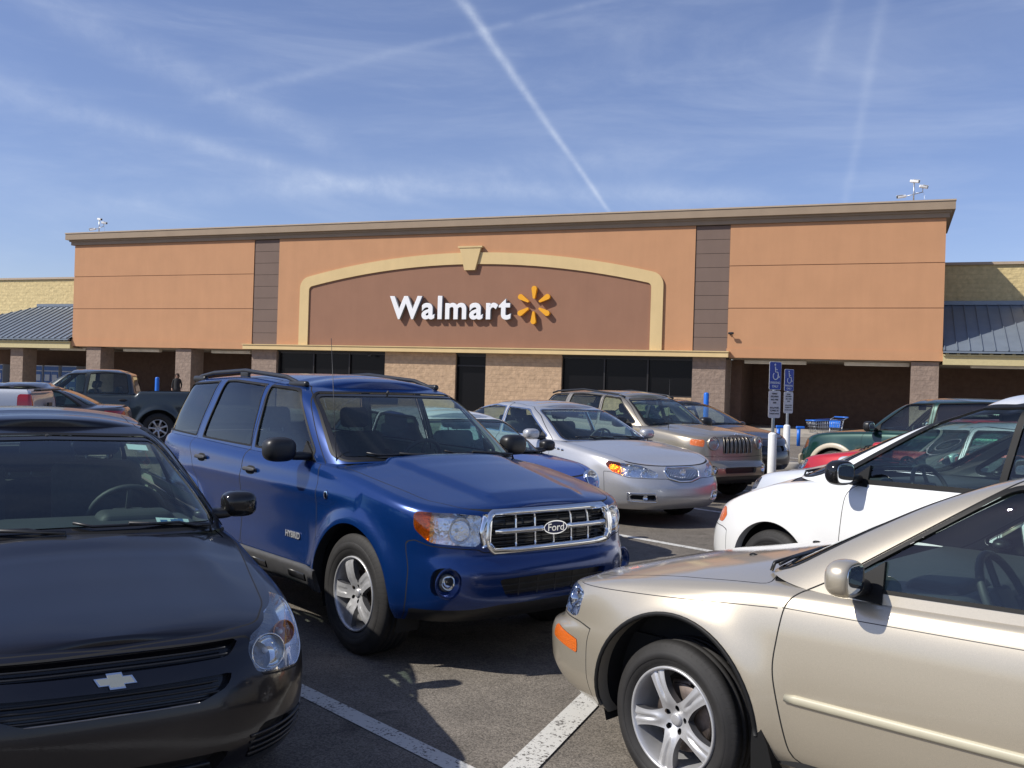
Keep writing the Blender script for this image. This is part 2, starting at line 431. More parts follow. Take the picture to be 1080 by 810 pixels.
def sdpoly(poly, X, Z):
    P = np.array(poly, float); A = P; B = np.roll(P, -1, 0)
    X = np.asarray(X)[:, None]; Z = np.asarray(Z)[:, None]
    ex, ez = (B - A)[:, 0], (B - A)[:, 1]; L = ex * ex + ez * ez + 1e-12
    wx, wz = X - A[:, 0], Z - A[:, 1]
    t = np.clip((wx * ex + wz * ez) / L, 0, 1)
    d = np.sqrt(((wx - t * ex) ** 2 + (wz - t * ez) ** 2).min(1))
    c1 = A[:, 1] <= Z; c2 = B[:, 1] > Z; cr = ex * wz - ez * wx
    wn_ = np.where(c1 & c2 & (cr > 0), 1, 0) - np.where(~c1 & ~c2 & (cr < 0), 1, 0)
    inside = (wn_.sum(1) != 0)
    return np.where(inside, -d, d)
# ------------------------------------------------------------------ cuttable surface mesh
class P:
    """polygons with per-vertex position, normal and parameters (s, v, cy, zone)"""
    def __init__(s, pos, nrm, uv, faces): s.pos, s.nrm, s.uv, s.faces = pos, nrm, uv, faces
    def used(s):
        if not s.faces: return P(s.pos[:0], s.nrm[:0], s.uv[:0], [])
        idx = np.unique(np.concatenate([np.array(f) for f in s.faces]))
        mp = -np.ones(len(s.pos), int); mp[idx] = np.arange(len(idx)); mp = mp.tolist()
        return P(s.pos[idx], s.nrm[idx], s.uv[idx], [tuple(mp[i] for i in f) for f in s.faces])
    def offset(s, d): return P(s.pos + s.nrm * d, s.nrm, s.uv, s.faces)
    def mirror(s):
        k = np.array([1, -1, 1]); return P(s.pos * k, s.nrm * k, s.uv, [f[::-1] for f in s.faces])
    def __add__(s, o):
        b = len(s.pos); return P(np.vstack([s.pos, o.pos]), np.vstack([s.nrm, o.nrm]), np.vstack([s.uv, o.uv]), s.faces + [tuple(i + b for i in f) for f in o.faces])
def split(p, fn):
    """cut p along fn = 0 -> (inside: fn<0, outside); values on the cut are remembered for flanges"""
    if not p.faces: return p, p
    g = fn(p).astype(float).copy(); g[np.abs(g) < 1e-6] = 1e-6
    gl = g.tolist(); pos = [x for x in p.pos]; nr = [x for x in p.nrm]; uv = [x for x in p.uv]
    cache = {}; fin, fout = [], []
    def cutv(a, b):
        k = (a, b) if a < b else (b, a)
        if k in cache: return cache[k]
        t = gl[k[0]] / (gl[k[0]] - gl[k[1]]); i, j = k
        pos.append(p.pos[i] * (1 - t) + p.pos[j] * t); nv = p.nrm[i] * (1 - t) + p.nrm[j] * t
        nr.append(nv / (np.linalg.norm(nv) + 1e-9)); uv.append(p.uv[i] * (1 - t) + p.uv[j] * t)
        cache[k] = len(pos) - 1; return cache[k]
    for f in p.faces:
        sg = [gl[i] < 0 for i in f]
        if all(sg): fin.append(f); continue
        if not any(sg): fout.append(f); continue
        n = len(f); A, B = [], []
        for i in range(n):
            a, b = f[i], f[(i + 1) % n]
            (A if sg[i] else B).append(a)
            if sg[i] != sg[(i + 1) % n]:
                c = cutv(a, b); A.append(c); B.append(c)
        if len(A) > 2: fin.append(tuple(A))
        if len(B) > 2: fout.append(tuple(B))
    pos, nr, uv = np.array(pos), np.array(nr), np.array(uv); n0 = len(p.pos)
    a = P(pos, nr, uv, fin); b = P(pos, nr, uv, fout)
    # cut edges for flanges
    ed = set()
    for f in fin:
        for i in range(len(f)):
            x, y = f[i], f[(i + 1) % len(f)]
            if x >= n0 and y >= n0: ed.add((x, y))
    edges = [(pos[x], pos[y], nr[x], nr[y]) for x, y in ed]
    a2, b2 = a.used(), b.used(); a2.edges = edges; b2.edges = edges
    return a2, b2
def flange(edges, depth, direction=None, start=0.0):
    """wall from the cut edges into the body"""
    pos, nr, uv, fs = [], [], [], []
    for A, B, na, nb in edges:
        da = -na if direction is None else np.array(direction, float); db = -nb if direction is None else np.array(direction, float)
        q = [A + da * start, B + db * start, B + db * depth, A + da * depth]
        n = np.cross(q[1] - q[0], q[2] - q[1]); n = n / (np.linalg.norm(n) + 1e-9)
        b = len(pos); pos += q; nr += [n] * 4; uv += [np.zeros(4)] * 4; fs.append((b, b + 1, b + 2, b + 3))
    if not pos: return P(np.zeros((0, 3)), np.zeros((0, 3)), np.zeros((0, 4)), [])
    return P(np.array(pos), np.array(nr), np.array(uv), fs)
def pmesh(name, plist, mats, parent=None, mirror=False):
    """plist: [(P, material index)]"""
    V, NR, Fc, MI = [], [], [], []; b = 0
    for p, mi in plist:
        if not p.faces: continue
        for q in ((p, p.mirror()) if mirror else (p,)):
            q = q.used(); V.append(q.pos); NR.append(q.nrm); Fc += [tuple(i + b for i in f) for f in q.faces]; MI += [mi] * len(q.faces); b += len(q.pos)
    if not Fc: return None
    V = np.vstack(V); NR = np.vstack(NR)
    me = bpy.data.meshes.new(name); me.from_pydata(V.tolist(), [], Fc)
    me.polygons.foreach_set('material_index', MI); me.polygons.foreach_set('use_smooth', [True] * len(Fc))
    me.update()
    me.normals_split_custom_set_from_vertices(NR.tolist())
    return link(name, me, mats, parent)
class Shell:
    """a wrap-around side band plus a cap, half of it (y >= 0)"""
    def __init__(s, sp, lod=1.0):
        s.sp = sp; s.xa, s.xb = sp['xa'], sp['xb']; s.nf, s.nr = sp['nf'], sp['nr']
        s.xf, s.xr, s.hw = CV(sp['xf']), CV(sp['xr']), CV(sp['hw'])      # xf/xr by v, hw by x
        s.zb, s.zr, s.zc, s.ins = CV(sp['zbot']), CV(sp['zrim']), CV(sp['zc']), CV(sp['ins'])
        s.xfm = float(s.xf(np.linspace(0, 1, 60)).max()); s.xrm = float(s.xr(np.linspace(0, 1, 60)).min())
        s.arch = sp.get('arch', []); s.gk = sp.get('gk', 2.3); s.feat = sp.get('feat'); s.bfeat = sp.get('bfeat')
        ds = .028 / lod
        def arc(n, a, w):
            q = np.linspace(0, math.pi / 2, 500); cx, cy = np.cos(q) ** (2 / n), np.sin(q) ** (2 / n)
            cx[-1] = 0
            L = np.r_[0, np.cumsum(np.hypot(np.diff(cx * a), np.diff(cy * w)))]
            k = max(14, int(L[-1] / ds)); t = np.linspace(0, L[-1], k + 1)
            return np.interp(t, L, cx), np.interp(t, L, cy), t, L[-1]
        cxf, cyf, tf, Lf = arc(s.nf, s.xfm - s.xa, float(s.hw(s.xa)))
        cxr, cyr, tr, Lr = arc(s.nr, s.xb - s.xrm, float(s.hw(s.xb)))
        ns = max(4, int((s.xa - s.xb) / ds)); xs = np.linspace(s.xa, s.xb, ns + 1)[1:-1]
        # columns: zone 0 front, 1 side, 2 rear
        Z = [(0, a, b, 0, t) for a, b, t in zip(cxf, cyf, tf)] + [(1, 0, 1, x, Lf + s.xa - x) for x in xs] + [(2, a, b, 0, Lf + (s.xa - s.xb) + Lr - t) for a, b, t in list(zip(cxr, cyr, tr))[::-1]]
        s.S = Lf + (s.xa - s.xb) + Lr; s.Lf = Lf
        c = np.array(Z); s.cols = c; nc = len(c)
        zone, cx, cy, xs_, sv = c.T
        nv = max(10, int(30 * lod)); vv = np.linspace(0, 1, nv + 1); vv = vv + .0 * vv
        vv = 1 - (1 - vv) ** 1.35 if sp.get('dense_top', True) else vv
        nt = max(8, int(22 * lod)); tt = np.linspace(0, 1, nt + 1)[1:] ** 1.25
        pos = np.zeros((nv + 1 + nt, nc, 3)); uv = np.zeros((nv + 1 + nt, nc, 4))
        for i, v in enumerate(vv):
            pos[i] = s._band(zone, cx, cy, xs_, np.full(nc, v)); uv[i] = np.stack([sv, np.full(nc, v), cy, zone], 1)
        rim = pos[nv]
        for j, t in enumerate(tt):
            y = rim[:, 1] * (1 - t); x = rim[:, 0]
            pos[nv + 1 + j] = np.stack([x, y, s.ztop(x, y, rim[:, 1], rim[:, 2])], 1)
            uv[nv + 1 + j] = np.stack([sv, np.full(nc, 1 + t), cy * (1 - t), zone], 1)
        s.grid = pos; NR_ = pos.shape[0]
        # normals (mirror-padded across y = 0 at both ends)
        n = np.zeros_like(pos)
        du = np.zeros_like(pos); dv = np.zeros_like(pos)
        K = np.array([1, -1, 1])
        L = np.concatenate([pos[:, 1:2] * K, pos[:, :-1]], 1); Rr = np.concatenate([pos[:, 1:], pos[:, -2:-1] * K], 1); du = Rr - L
        U = np.concatenate([pos[1:], pos[-2:-1] * K], 0); D = np.concatenate([pos[:1], pos[:-1]], 0); dv = U - D
        n = np.cross(du, dv); ln = np.linalg.norm(n, axis=2, keepdims=True)
        n = n / np.maximum(ln, 1e-12)
        bad = ln[..., 0] < 1e-10
        n[bad] = (0, 0, 1)
        # degenerate nose / tail points of the cap take the neighbour's normal
        for col, src in ((0, 1), (nc - 1, nc - 2)):
            n[nv + 1:, col] = n[nv + 1:, src] * np.array([1, 0, 1]); 
        n /= np.maximum(np.linalg.norm(n, axis=2, keepdims=True), 1e-9)
        faces = []
        for i in range(NR_ - 1):
            for j in range(nc - 1):
                a = i * nc + j; f = (a, a + 1, a + nc + 1, a + nc)
                if i >= nv and j == 0: f = (a + 1, a + nc + 1, a + nc)
                if i >= nv and j == nc - 2: f = (a, a + 1, a + nc)
                faces.append(f)
        s.nv = nv
        s.P = P(pos.reshape(-1, 3), n.reshape(-1, 3), uv.reshape(-1, 4), faces)
    def _band(s, zone, cx, cy, xs, v):
        x0 = np.where(zone == 0, s.xa + (s.xfm - s.xa) * cx, np.where(zone == 1, xs, s.xb + (s.xrm - s.xb) * cx))
        x = np.where(zone == 0, s.xa + (s.xf(v) - s.xa) * cx, np.where(zone == 1, xs, s.xb + (s.xr(v) - s.xb) * cx))
        z = s.zb(x0) + (s.zr(x0) - s.zb(x0)) * v
        if s.sp.get('bow'): z = z - s.sp['bow'] * np.where(zone == 0, cy ** 2 * cx, 0) * v
        y = (s.hw(x) - s.ins(v)) * cy
        for ax, az, ar, amp, sg in s.arch:
            r = np.hypot(x - ax, z - az); y = y + amp * np.exp(-(np.maximum(r - ar, 0) / sg) ** 2) * np.clip((y - .4) / .3, 0, 1) * np.clip((1.02 - v) / .1, 0, 1)
        if s.bfeat: x, y, z = s.bfeat(x, y, z, v, zone)
        return np.stack([x, y, z], -1)
    def ztop(s, x, y, yr, zr):
        q = np.clip(np.abs(y) / np.maximum(yr, 1e-6), 0, 1)
        z = zr + (s.zc(x) - s.zr(x)) * (1 - q ** s.gk) * np.clip(yr / .25, 0, 1) ** .7
        if s.feat: z = z + s.feat(x, y) * (1 - q ** 6)
        return z
    def _col(s, sv):
        c = s.cols; i = np.clip(np.searchsorted(c[:, 4], sv) - 1, 0, len(c) - 2); t = (sv - c[i, 4]) / (c[i + 1, 4] - c[i, 4] + 1e-9)
        return i, t
    def gpt(s, sv, v):
        """point + normal on the band at arclength s and parameter v"""
        i, t = s._col(sv)
        vv = 1 - (1 - np.linspace(0, 1, s.nv + 1)) ** 1.35 if s.sp.get('dense_top', True) else np.linspace(0, 1, s.nv + 1)
        j = int(np.clip(np.searchsorted(vv, v) - 1, 0, s.nv - 1)); u = (v - vv[j]) / (vv[j + 1] - vv[j])
        G = s.grid; nrm = s.P.nrm.reshape(G.shape)
        f = lambda A: (A[j, i] * (1 - t) + A[j, i + 1] * t) * (1 - u) + (A[j + 1, i] * (1 - t) + A[j + 1, i + 1] * t) * u
        n = f(nrm); return f(G), n / np.linalg.norm(n)
    def at_sz(s, sv, z):
        """point on the band at arclength s (front centre = 0) and height z"""
        i, t = s._col(abs(sv)); zz = s.grid[:s.nv + 1, i, 2] * (1 - t) + s.grid[:s.nv + 1, i + 1, 2] * t
        vv = 1 - (1 - np.linspace(0, 1, s.nv + 1)) ** 1.35 if s.sp.get('dense_top', True) else np.linspace(0, 1, s.nv + 1)
        v = float(np.interp(z, zz, vv)); p, n = s.gpt(abs(sv), v)
        if sv < 0: p = p * (1, -1, 1); n = n * (1, -1, 1)
        return Vector(p), Vector(n)
    def at_xz(s, x, z, side=1):
        """point on the side at x, z"""
        # find s by bisection on x at this height
        lo, hi = s.cols[6, 4], s.cols[-7, 4]
        for _ in range(26):
            m = (lo + hi) / 2; p, n = s.at_sz(m, z)
            if p.x > x: lo = m
            else: hi = m
        return (p, n) if side > 0 else (Vector((p.x, -p.y, p.z)), Vector((n.x, -n.y, n.z)))
    def top_at(s, x, y):
        i = int(np.argmin(np.abs(s.grid[s.nv, :, 0] - x) + (0 if True else 0)))
        yr, zr = s.grid[s.nv, i, 1], s.grid[s.nv, i, 2]
        return Vector((x, y, float(s.ztop(np.array([x]), np.array([y]), np.array([yr]), np.array([zr]))[0])))
def strip(mb, pts, w, h, mi=0, closed=False, nf=3):
    """raised moulding: pts = [(point, normal)], flat-ish section w wide, h proud"""
    N = len(pts); vs = []
    sec = [(-.5, -.3), (-.5, .45), (-.32, 1), (.32, 1), (.5, .45), (.5, -.3)]
    for i, (p, n) in enumerate(pts):
        a = pts[(i - 1) % N][0] if (i or closed) else p; b = pts[(i + 1) % N][0] if (i < N - 1 or closed) else p
        t = (b - a).normalized(); c = n.cross(t).normalized()
        ww = w[i] if isinstance(w, (list, tuple)) else w
        for u, k in sec: vs.append(p + c * (u * ww) + n * (k * h))
    K = len(sec); fs = []
    for i in range(N if closed else N - 1):
        j = (i + 1) % N
        for k in range(K - 1): fs.append((i * K + k, i * K + k + 1, j * K + k + 1, j * K + k)[::-1])
    if not closed: fs += [tuple(range(K))[::-1], tuple(range((N - 1) * K, N * K))]
    return mb.add(vs, fs, mi, True)
def dense(pts, n=8, closed=False):
    out = []; m = len(pts)
    for i in range(m if closed else m - 1):
        a, b = pts[i], pts[(i + 1) % m]
        for k in range(n): out.append(tuple(a[q] + (b[q] - a[q]) * k / n for q in range(len(a))))
    if not closed: out.append(pts[-1])
    return out
# ------------------------------------------------------------------ fields
def F_sz(poly, r=.02, top=False, rear=None):
    pl = rpoly(poly, r)
    def f(p):
        sv = p.uv[:, 0] if rear is None else rear - p.uv[:, 0]
        d = sdpoly(pl, sv, p.pos[:, 2])
        return d if top else np.maximum(d, (p.uv[:, 1] - 1.0005) * 3)
    return f
def F_xz(poly, r=.04, cymin=.9, body=False):
    pl = rpoly(poly, r)
    def f(p):
        d = sdpoly(pl, p.pos[:, 0], p.pos[:, 2])
        d = np.maximum(d, (cymin - p.uv[:, 2]) * .5)
        return np.maximum(d, (p.uv[:, 1] - 1.0005) * 3) if body else d
    return f
def F_plan(poly, r=.05, vmin=.985):
    pl = rpoly([(a, b) for a, b in poly] + [(a, -b) for a, b in poly[::-1]], r)
    return lambda p: np.maximum(sdpoly(pl, p.pos[:, 0], p.pos[:, 1]), (vmin - p.uv[:, 1]) * .3)
def F_win(poly, zone, r=.05, cylo=0.0):
    """poly in (cy, v)*scale for the windscreen / backlight"""
    W = .75; H = .5; pl = rpoly([(a * W, b * H) for a, b in poly] + [(-a * W, b * H) for a, b in poly[::-1]], r)
    return lambda p: np.maximum(sdpoly(pl, p.uv[:, 2] * W, p.uv[:, 1] * H), np.abs(p.uv[:, 3] - zone) * .5 - .3)
def off(f, d): return lambda p: f(p) + d
def fmax(*fs): return lambda p: np.maximum.reduce([f(p) for f in fs])
def band3(p, f, w=.003):
    a, b = split(p, off(f, w)); m, b = split(b, off(f, -w)); return a, m, b
NONE = lambda: P(np.zeros((0, 3)), np.zeros((0, 3)), np.zeros((0, 4)), [])

# ------------------------------------------------------------------ wheels
def spoke_field(style, Rr, rh):
    def f(r, th):
        if style in ('star5', 'bg5'):
            n = 5; d = (th + math.pi / n) % (2 * math.pi / n) - math.pi / n
            x = r * np.abs(np.sin(d)); w = .026 + .018 * np.clip((r - rh) / (Rr - rh), 0, 1) ** 2.2 + .016 * np.exp(-(r - rh) / .03)
            q = x - w
        elif style == 'block5':
            n = 5; d = (th + math.pi / n) % (2 * math.pi / n) - math.pi / n
            x = r * np.abs(np.sin(d)); w = .040 + .008 * np.clip((r - rh) / (Rr - rh), 0, 1); q = x - w
        else:
            n = 7; d = (th + math.pi / n) % (2 * math.pi / n) - math.pi / n
            x = r * np.abs(np.sin(d)); q = x - .016 - .012 * np.clip((r - rh) / (Rr - rh), 0, 1) ** 2
        return np.minimum(np.minimum(q, r - rh), (Rr - .012) - r)
    return f
WHEELS = {}
def wheel_meshes(key, Rt, Rr, W, style, lod):
    if key in WHEELS: return WHEELS[key]
    n = int(72 * lod) if lod > .8 else 40
    h = W / 2
    # tyre (axis y, outer face at +h)
    t = MB(); sh = Rt - Rr
    prof = [(Rr - .004, h - .012), (Rr + .006, h - .004), (Rr + .012, h + .004), (Rr + sh * .35, h + .012), (Rr + sh * .62, h + .010), (Rt - .030, h + .001), (Rt - .014, h - .008), (Rt - .006, h - .018)]
    g = .007
    for k in (.50, .17, -.17, -.50):
        c = h * k; prof += [(Rt - .001, c + .007), (Rt - .001 - g, c + .005), (Rt - .001 - g, c - .004), (Rt - .001, c - .006)]
    prof += [(Rt - .006, -h + .018), (Rt - .03, -h), (Rr + sh * .5, -h - .01), (Rr, -h + .01)]
    t.lathe(prof, n, 'y', flip=True)
    # raised sidewall ring
    t.lathe([(Rr + sh * .30, h + .0105), (Rr + sh * .32, h + .0135), (Rr + sh * .58, h + .0125), (Rr + sh * .60, h + .0095)], n, 'y', flip=True)
    # rim
    r = MB()
    r.lathe([(Rr - .001, h - .010), (Rr - .002, h + .001), (Rr - .008, h + .004), (Rr - .014, h - .001), (Rr - .020, h - .022), (Rr - .030, h - .07), (Rr - .034, -h + .02)], n, 'y', flip=True)
    r.lathe([(Rr - .034, -h + .025), (.05, -h + .03)], n, 'y', mi=1, flip=True)
    nr_, nt_ = (16, n * 2) if lod > .8 else (10, 80)
    rh = .068 if style != 'block5' else .062
    th = np.linspace(0, 2 * math.pi, nt_, endpoint=False); rr = np.linspace(.02, Rr - .012, nr_)
    sf = spoke_field(style, Rr, rh)
    n5 = 5 if style != 'bg7' else 7
    pos = []; uvs = []
    for a in rr:
        d = (th + math.pi / n5) % (2 * math.pi / n5) - math.pi / n5; x = a * np.abs(np.sin(d))
        q = (a - .02) / (Rr - .032)
        y = h - .012 - .030 * (1 - q) ** 1.6 + (.012 * math.sin(q * math.pi)) - .0
        rid = .010 * np.exp(-(x / .018) ** 2) if style == 'star5' else (.004 * (x > .014) * (q > .35) * (q < .9) if style == 'block5' else .006 * np.exp(-(x / .012) ** 2))
        if style == 'star5': rid = rid - .016 * np.exp(-(x / .007) ** 2) * np.clip((q - .3) / .2, 0, 1)
        yy = y + rid * np.clip((q - .12) / .2, 0, 1)
        pos.append(np.stack([a * np.cos(th), yy, a * np.sin(th)], 1)); uvs.append(np.stack([np.full(nt_, a), th, th * 0, th * 0], 1))
    pos = np.array(pos); K = nt_
    du = np.roll(pos, -1, 1) - np.roll(pos, 1, 1); dv = np.concatenate([pos[1:], pos[-1:]]) - np.concatenate([pos[:1], pos[:-1]])
    nm = np.cross(du, dv); nm /= np.linalg.norm(nm, axis=2, keepdims=True) + 1e-12
    if nm[..., 1].mean() < 0: nm = -nm
    fs = [(i * K + j, i * K + (j + 1) % K, (i + 1) * K + (j + 1) % K, (i + 1) * K + j) for i in range(nr_ - 1) for j in range(K)]
    pp = P(pos.reshape(-1, 3), nm.reshape(-1, 3), np.array(uvs).reshape(-1, 4), fs)
    spk, rest = split(pp, lambda p: sf(p.uv[:, 0], np.arctan2(p.pos[:, 2], p.pos[:, 0])))
    fl = flange(spk.edges, .035, (0, -1, 0))
    # lug wells
    lugs = []
    for k in range(5):
        a = 2 * math.pi * (k + .5) / 5; lugs.append((.048 * math.cos(a), .048 * math.sin(a)))
    def lf(p):
        return np.minimum.reduce([np.hypot(p.pos[:, 0] - a, p.pos[:, 2] - b) - .0125 for a, b in lugs])
    hub, spk = split(spk, lf)
    c = MB()
    c.lathe([(.0, h - .026), (.018, h - .0262), (.026, h - .030), (.027, h - .05)], 24, 'y', flip=True)
    for a, b in lugs:
        c.lathe([(0, h - .045), (.0085, h - .046), (.0095, h - .06)], 6, 'y', c=(a, 0, b), smooth=False, flip=True)
        c.lathe([(.0125, h - .034), (.0115, h - .06), (0, h - .0605)], 12, 'y', c=(a, 0, b), mi=1)
    d = MB()
    d.lathe([(.05, h - .075), (.135, h - .075), (.138, h - .078), (.138, h - .095), (.05, h - .095)], 40, 'y', flip=True)
    d.box(-.05, .05, h - .13, h - .085, .085, .150, 1, bev=.012)
    WHEELS[key] = (t, r, spk, fl, c, d); return WHEELS[key]
MESHCACHE = {}
def add_wheel(root, key, x, y, side, Rt, Rr, W, style, lod, rot=0.0, steer=0.0):
    w = empty('wheel', (x, side * y, Rt - .004), 0, root)
    w.rotation_euler = (0, 0, (0 if side > 0 else math.pi) + steer)
    t, r, spk, fl, c, d = wheel_meshes(key, Rt, Rr, W, style, lod)
    if key not in MESHCACHE:
        o1 = t.build('tyre', M['tyre'], w)
        o2 = r.build('rim', [M['alloy'], M['dark']], w)
        o3 = pmesh('spokes', [(spk, 0), (fl, 1)], [M['alloy'], M['alloy_dark']], w)
        o4 = c.build('hub_cap', [M['alloy'], M['dark']], w); o5 = d.build('brake_disc', [M['disc'], M['disc']], w)
        MESHCACHE[key] = (o1, o2, o3, o4, o5)
        objs = MESHCACHE[key]
    else:
        objs = []
        for o in MESHCACHE[key]:
            q = o.copy(); COL.objects.link(q); q.parent = w; objs.append(q)
    for o in objs: o.rotation_euler = (0, rot, 0)
    return w

# ------------------------------------------------------------------ the car
def seat(root, x, y, z, mat, w=.50, name='seat', hgt=.62, lean=.26):
    m = MB()
    m.sbox((x + .26, y, z + .08), (.52, w, .17), .06)
    mx = Matrix.Translation((x, y, z + .08)) @ Matrix.Rotation(-lean, 4, 'Y')
    m.sbox((0, 0, hgt / 2), (.15, w, hgt), .065, mx=mx)
    m.sbox((.0, 0, hgt + .12), (.10, w * .52, .17), .045, mx=mx)
    for s in (-1, 1): m.tube([mx @ Vector((0, s * .06, hgt - .02)), mx @ Vector((0, s * .06, hgt + .08))], .007, 6, 1)
    return m.build(name, [mat, M['alloy_dark']], root)
def steering(root, x, y, z, r=.185):
    m = MB(); mx = Matrix.Translation((x, y, z)) @ Matrix.Rotation(R(-64), 4, 'Y')
    m.tube([mx @ Vector((r * math.cos(a), r * math.sin(a), 0)) for a in [2 * math.pi * k / 36 for k in range(36)]], .0155, 8, closed=True)
    m.sbox((0, 0, -.015), (.13, .17, .05), .024, mx=mx)
    for a in (0, math.pi, -math.pi / 2 * 1.0):
        m.sbox((0, 0, 0), (.05, .01, .02), .004, mx=mx @ Matrix.Rotation(a, 4, 'Z'))
        m.tube([mx @ Vector((0, 0, -.015)), mx @ Matrix.Rotation(a, 4, 'Z') @ Vector((0, r, 0))], .014, 6)
    m.tube([mx @ Vector((0, 0, -.02)), mx @ Vector((0, 0, -.3))], .03, 8)
    return m.build('steering_wheel', M['cabin_dark'], root)
class Ctx: pass
def build_car(sp):
    lod = sp.get('lod', .6)
    root = empty(sp['name'], (sp['loc'][0], sp['loc'][1], sp['loc'][2] if len(sp['loc']) > 2 else 0), sp['yaw'])
    tag(root, sp['label'], sp['cat'], sp.get('group'))
    if sp.get('scale'): root.scale = (sp['scale'],) * 3
    BS, CS = Shell(sp['body'], lod), Shell(sp['cabin'], lod)
    c = Ctx(); c.root, c.B, c.C, c.sp = root, BS, CS, sp
    pm = sp['paint']; mats = [pm, M['gap'], M['black'], M['dark'], M['rubber']]
    WB = sp['wb']; body = BS.P; gaps = []; extra = []
    # wheel openings
    wr = sp['arch_r']; az = sp.get('arch_z', sp['tyre'][0])
    for ax in (0, -WB):
        f = lambda p, ax=ax: np.maximum(np.maximum(np.hypot(p.pos[:, 0] - ax, p.pos[:, 2] - az) - wr, (.5 - p.uv[:, 2]) * .5), (p.uv[:, 1] - .97))
        ins, body = split(body, f); extra.append((flange(body.edges, .07, (0, -1, 0)), sp.get('lip_mat', 0)))
    # opening under the cabin
    cb = CS.cols; base = CS._band(cb[:, 0], cb[:, 1], cb[:, 2], cb[:, 3], np.zeros(len(cb)))
    outl = [(q[0] , max(q[1] - .05, 0)) for q in base[::3]]
    xin = (CS.xa + CS.xb) / 2
    outl = [((q[0] - xin) * .97 + xin, q[1]) for q in outl]
    pl = outl + [(a, -b) for a, b in outl[::-1]]
    hole, body = split(body, lambda p: np.maximum(sdpoly(pl, p.pos[:, 0], p.pos[:, 1]), (1.0 - p.uv[:, 1]) * 3))
    # surface regions (lamps, grilles, panels)
    parts = []
    for rg in sp['regions']:
        f = rg['f'](BS)
        if rg['kind'] == 'panel':
            a, g, body = band3(body, f, rg.get('gap', .003)); gaps.append(g)
            parts.append((rg, a, None))
        else:
            a, body = split(body, f); parts.append((rg, a, a.edges if hasattr(a, 'edges') else []))
    # doors take body and cabin skin; windows first
    cab = CS.P; wins = []
    for wd in sp['windows']:
        f = wd['f'](CS); tw = wd.get('trim', .014)
        zone, cab = split(cab, off(f, -tw)); gl, tr = split(zone, f)
        fr = NONE()
        if wd.get('frit'): gl, fr = split(gl, off(f, wd['frit']))
        wins.append((wd, gl, tr, fr, flange(gl.edges, .012)))
    doors = []
    for dr in sp['doors']:
        f1 = F_xz(dr['poly'], dr.get('r', .06), .9, True); f2 = F_xz(dr['poly'], dr.get('r', .06), .9)
        a, g, body = band3(body, f1); gaps.append(g)
        a2, g2, cab = band3(cab, f2); gaps.append(g2)
        doors.append((dr, a, a2))
    c.body = pmesh('body', [(body, 0)] + [(g, 1) for g in gaps] + extra, mats, root, True)
    lower = sp.get('lower')
    c.roof = pmesh('roof', [(cab, 0)], [sp.get('roof_paint', pm)] + mats[1:], root, True)
    c.parts = {}
    for rg, a, ed in parts:
        k = rg['kind']; nm = rg['name']
        if k == 'panel':
            o = pmesh(nm, [(a, 0)], [rg.get('mat', pm)], root, True); c.parts[nm] = o
        elif k == 'lens':
            sides = (1, -1) if not rg.get('one') else (0,)
            for sd in sides:
                q = (lambda p: p.mirror()) if sd < 0 else (lambda p: p)
                dep = rg.get('depth', .07)
                inner = a.offset(-dep); wall = flange(ed, dep + .004, start=-.0)
                o = pmesh(nm, [(q(inner), 0), (q(wall), 1)], [rg.get('back', M['reflector']), rg.get('wall', M['alloy_dark'])], root)
                lp = [(q(a.offset(-.002)), 0)]
                if rg.get('amber'):
                    am, cl = split(a, rg['amber'](BS)); lp = [(q(cl.offset(-.002)), 0), (q(am.offset(-.0)), 1)]
                pmesh('lens', lp, [rg.get('lens', M['lens']), M['amber_clear']], o)
                for bi, (s_, z_, r_) in enumerate(rg.get('bowls', [])):
                    p_, n_ = BS.at_sz(s_, z_)
                    if sd < 0: p_, n_ = Vector((p_.x, -p_.y, p_.z)), Vector((n_.x, -n_.y, n_.z))
                    fwd = (n_ * .35 + Vector((1, 0, 0)) * rg.get('dir', 1)).normalized()
                    mx = Matrix.Translation(p_ - n_ * .030) @ fwd.to_track_quat('Z', 'Y').to_matrix().to_4x4()
                    b = MB(); prof = [(r_, 0), (r_ * .96, -.012), (r_ * .8, -.03), (r_ * .5, -.045), (.014, -.052)]
                    b.lathe(prof, 28, flip=False); b.lathe([(r_ * 1.05, -.004), (r_ * 1.06, .002), (r_, .003), (r_, 0)], 28)
                    b.ellipsoid((0, 0, -.035), (.012, .012, .022), nu=12, nv=8, mi=1)
                    b.v = [tuple(mx @ Vector(v)) for v in b.v]
                    b.build('reflector', [rg['bowl2'] if bi and rg.get('bowl2') else M['chrome'], M['bulb']], o)
        elif k == 'recess':
            dep = rg.get('depth', .04); inner = a.offset(-dep); wall = flange(ed, dep)
            if rg.get('down'): inner = P(a.pos - np.array([0, 0, dep]), a.nrm * 0 + np.array([0, 0, 1.0]), a.uv, a.faces); wall = flange(ed, dep, (0, 0, -1))
            if len(a.pos) and a.pos[:, 1].min() > .04:
                for sd in (1, -1): pmesh(nm, [(inner if sd > 0 else inner.mirror(), 0), (wall if sd > 0 else wall.mirror(), 1)], [rg.get('back', M['gap']), rg.get('wall', pm)], root)
            else: c.parts[nm] = pmesh(nm, [(inner, 0), (wall, 1)], [rg.get('back', M['gap']), rg.get('wall', pm)], root, True)
        elif k == 'flush':
            c.parts[nm] = pmesh(nm, [(a.offset(rg.get('off', 0)), 0)], [rg['mat']], root, True)
        elif k == 'lamp':
            for sd in (1, -1):
                q = a.offset(rg.get('off', .002)); q = q if sd > 0 else q.mirror()
                pmesh(nm, [(q, 0)], [rg['mat']], root)
    # doors
    dobj = {}
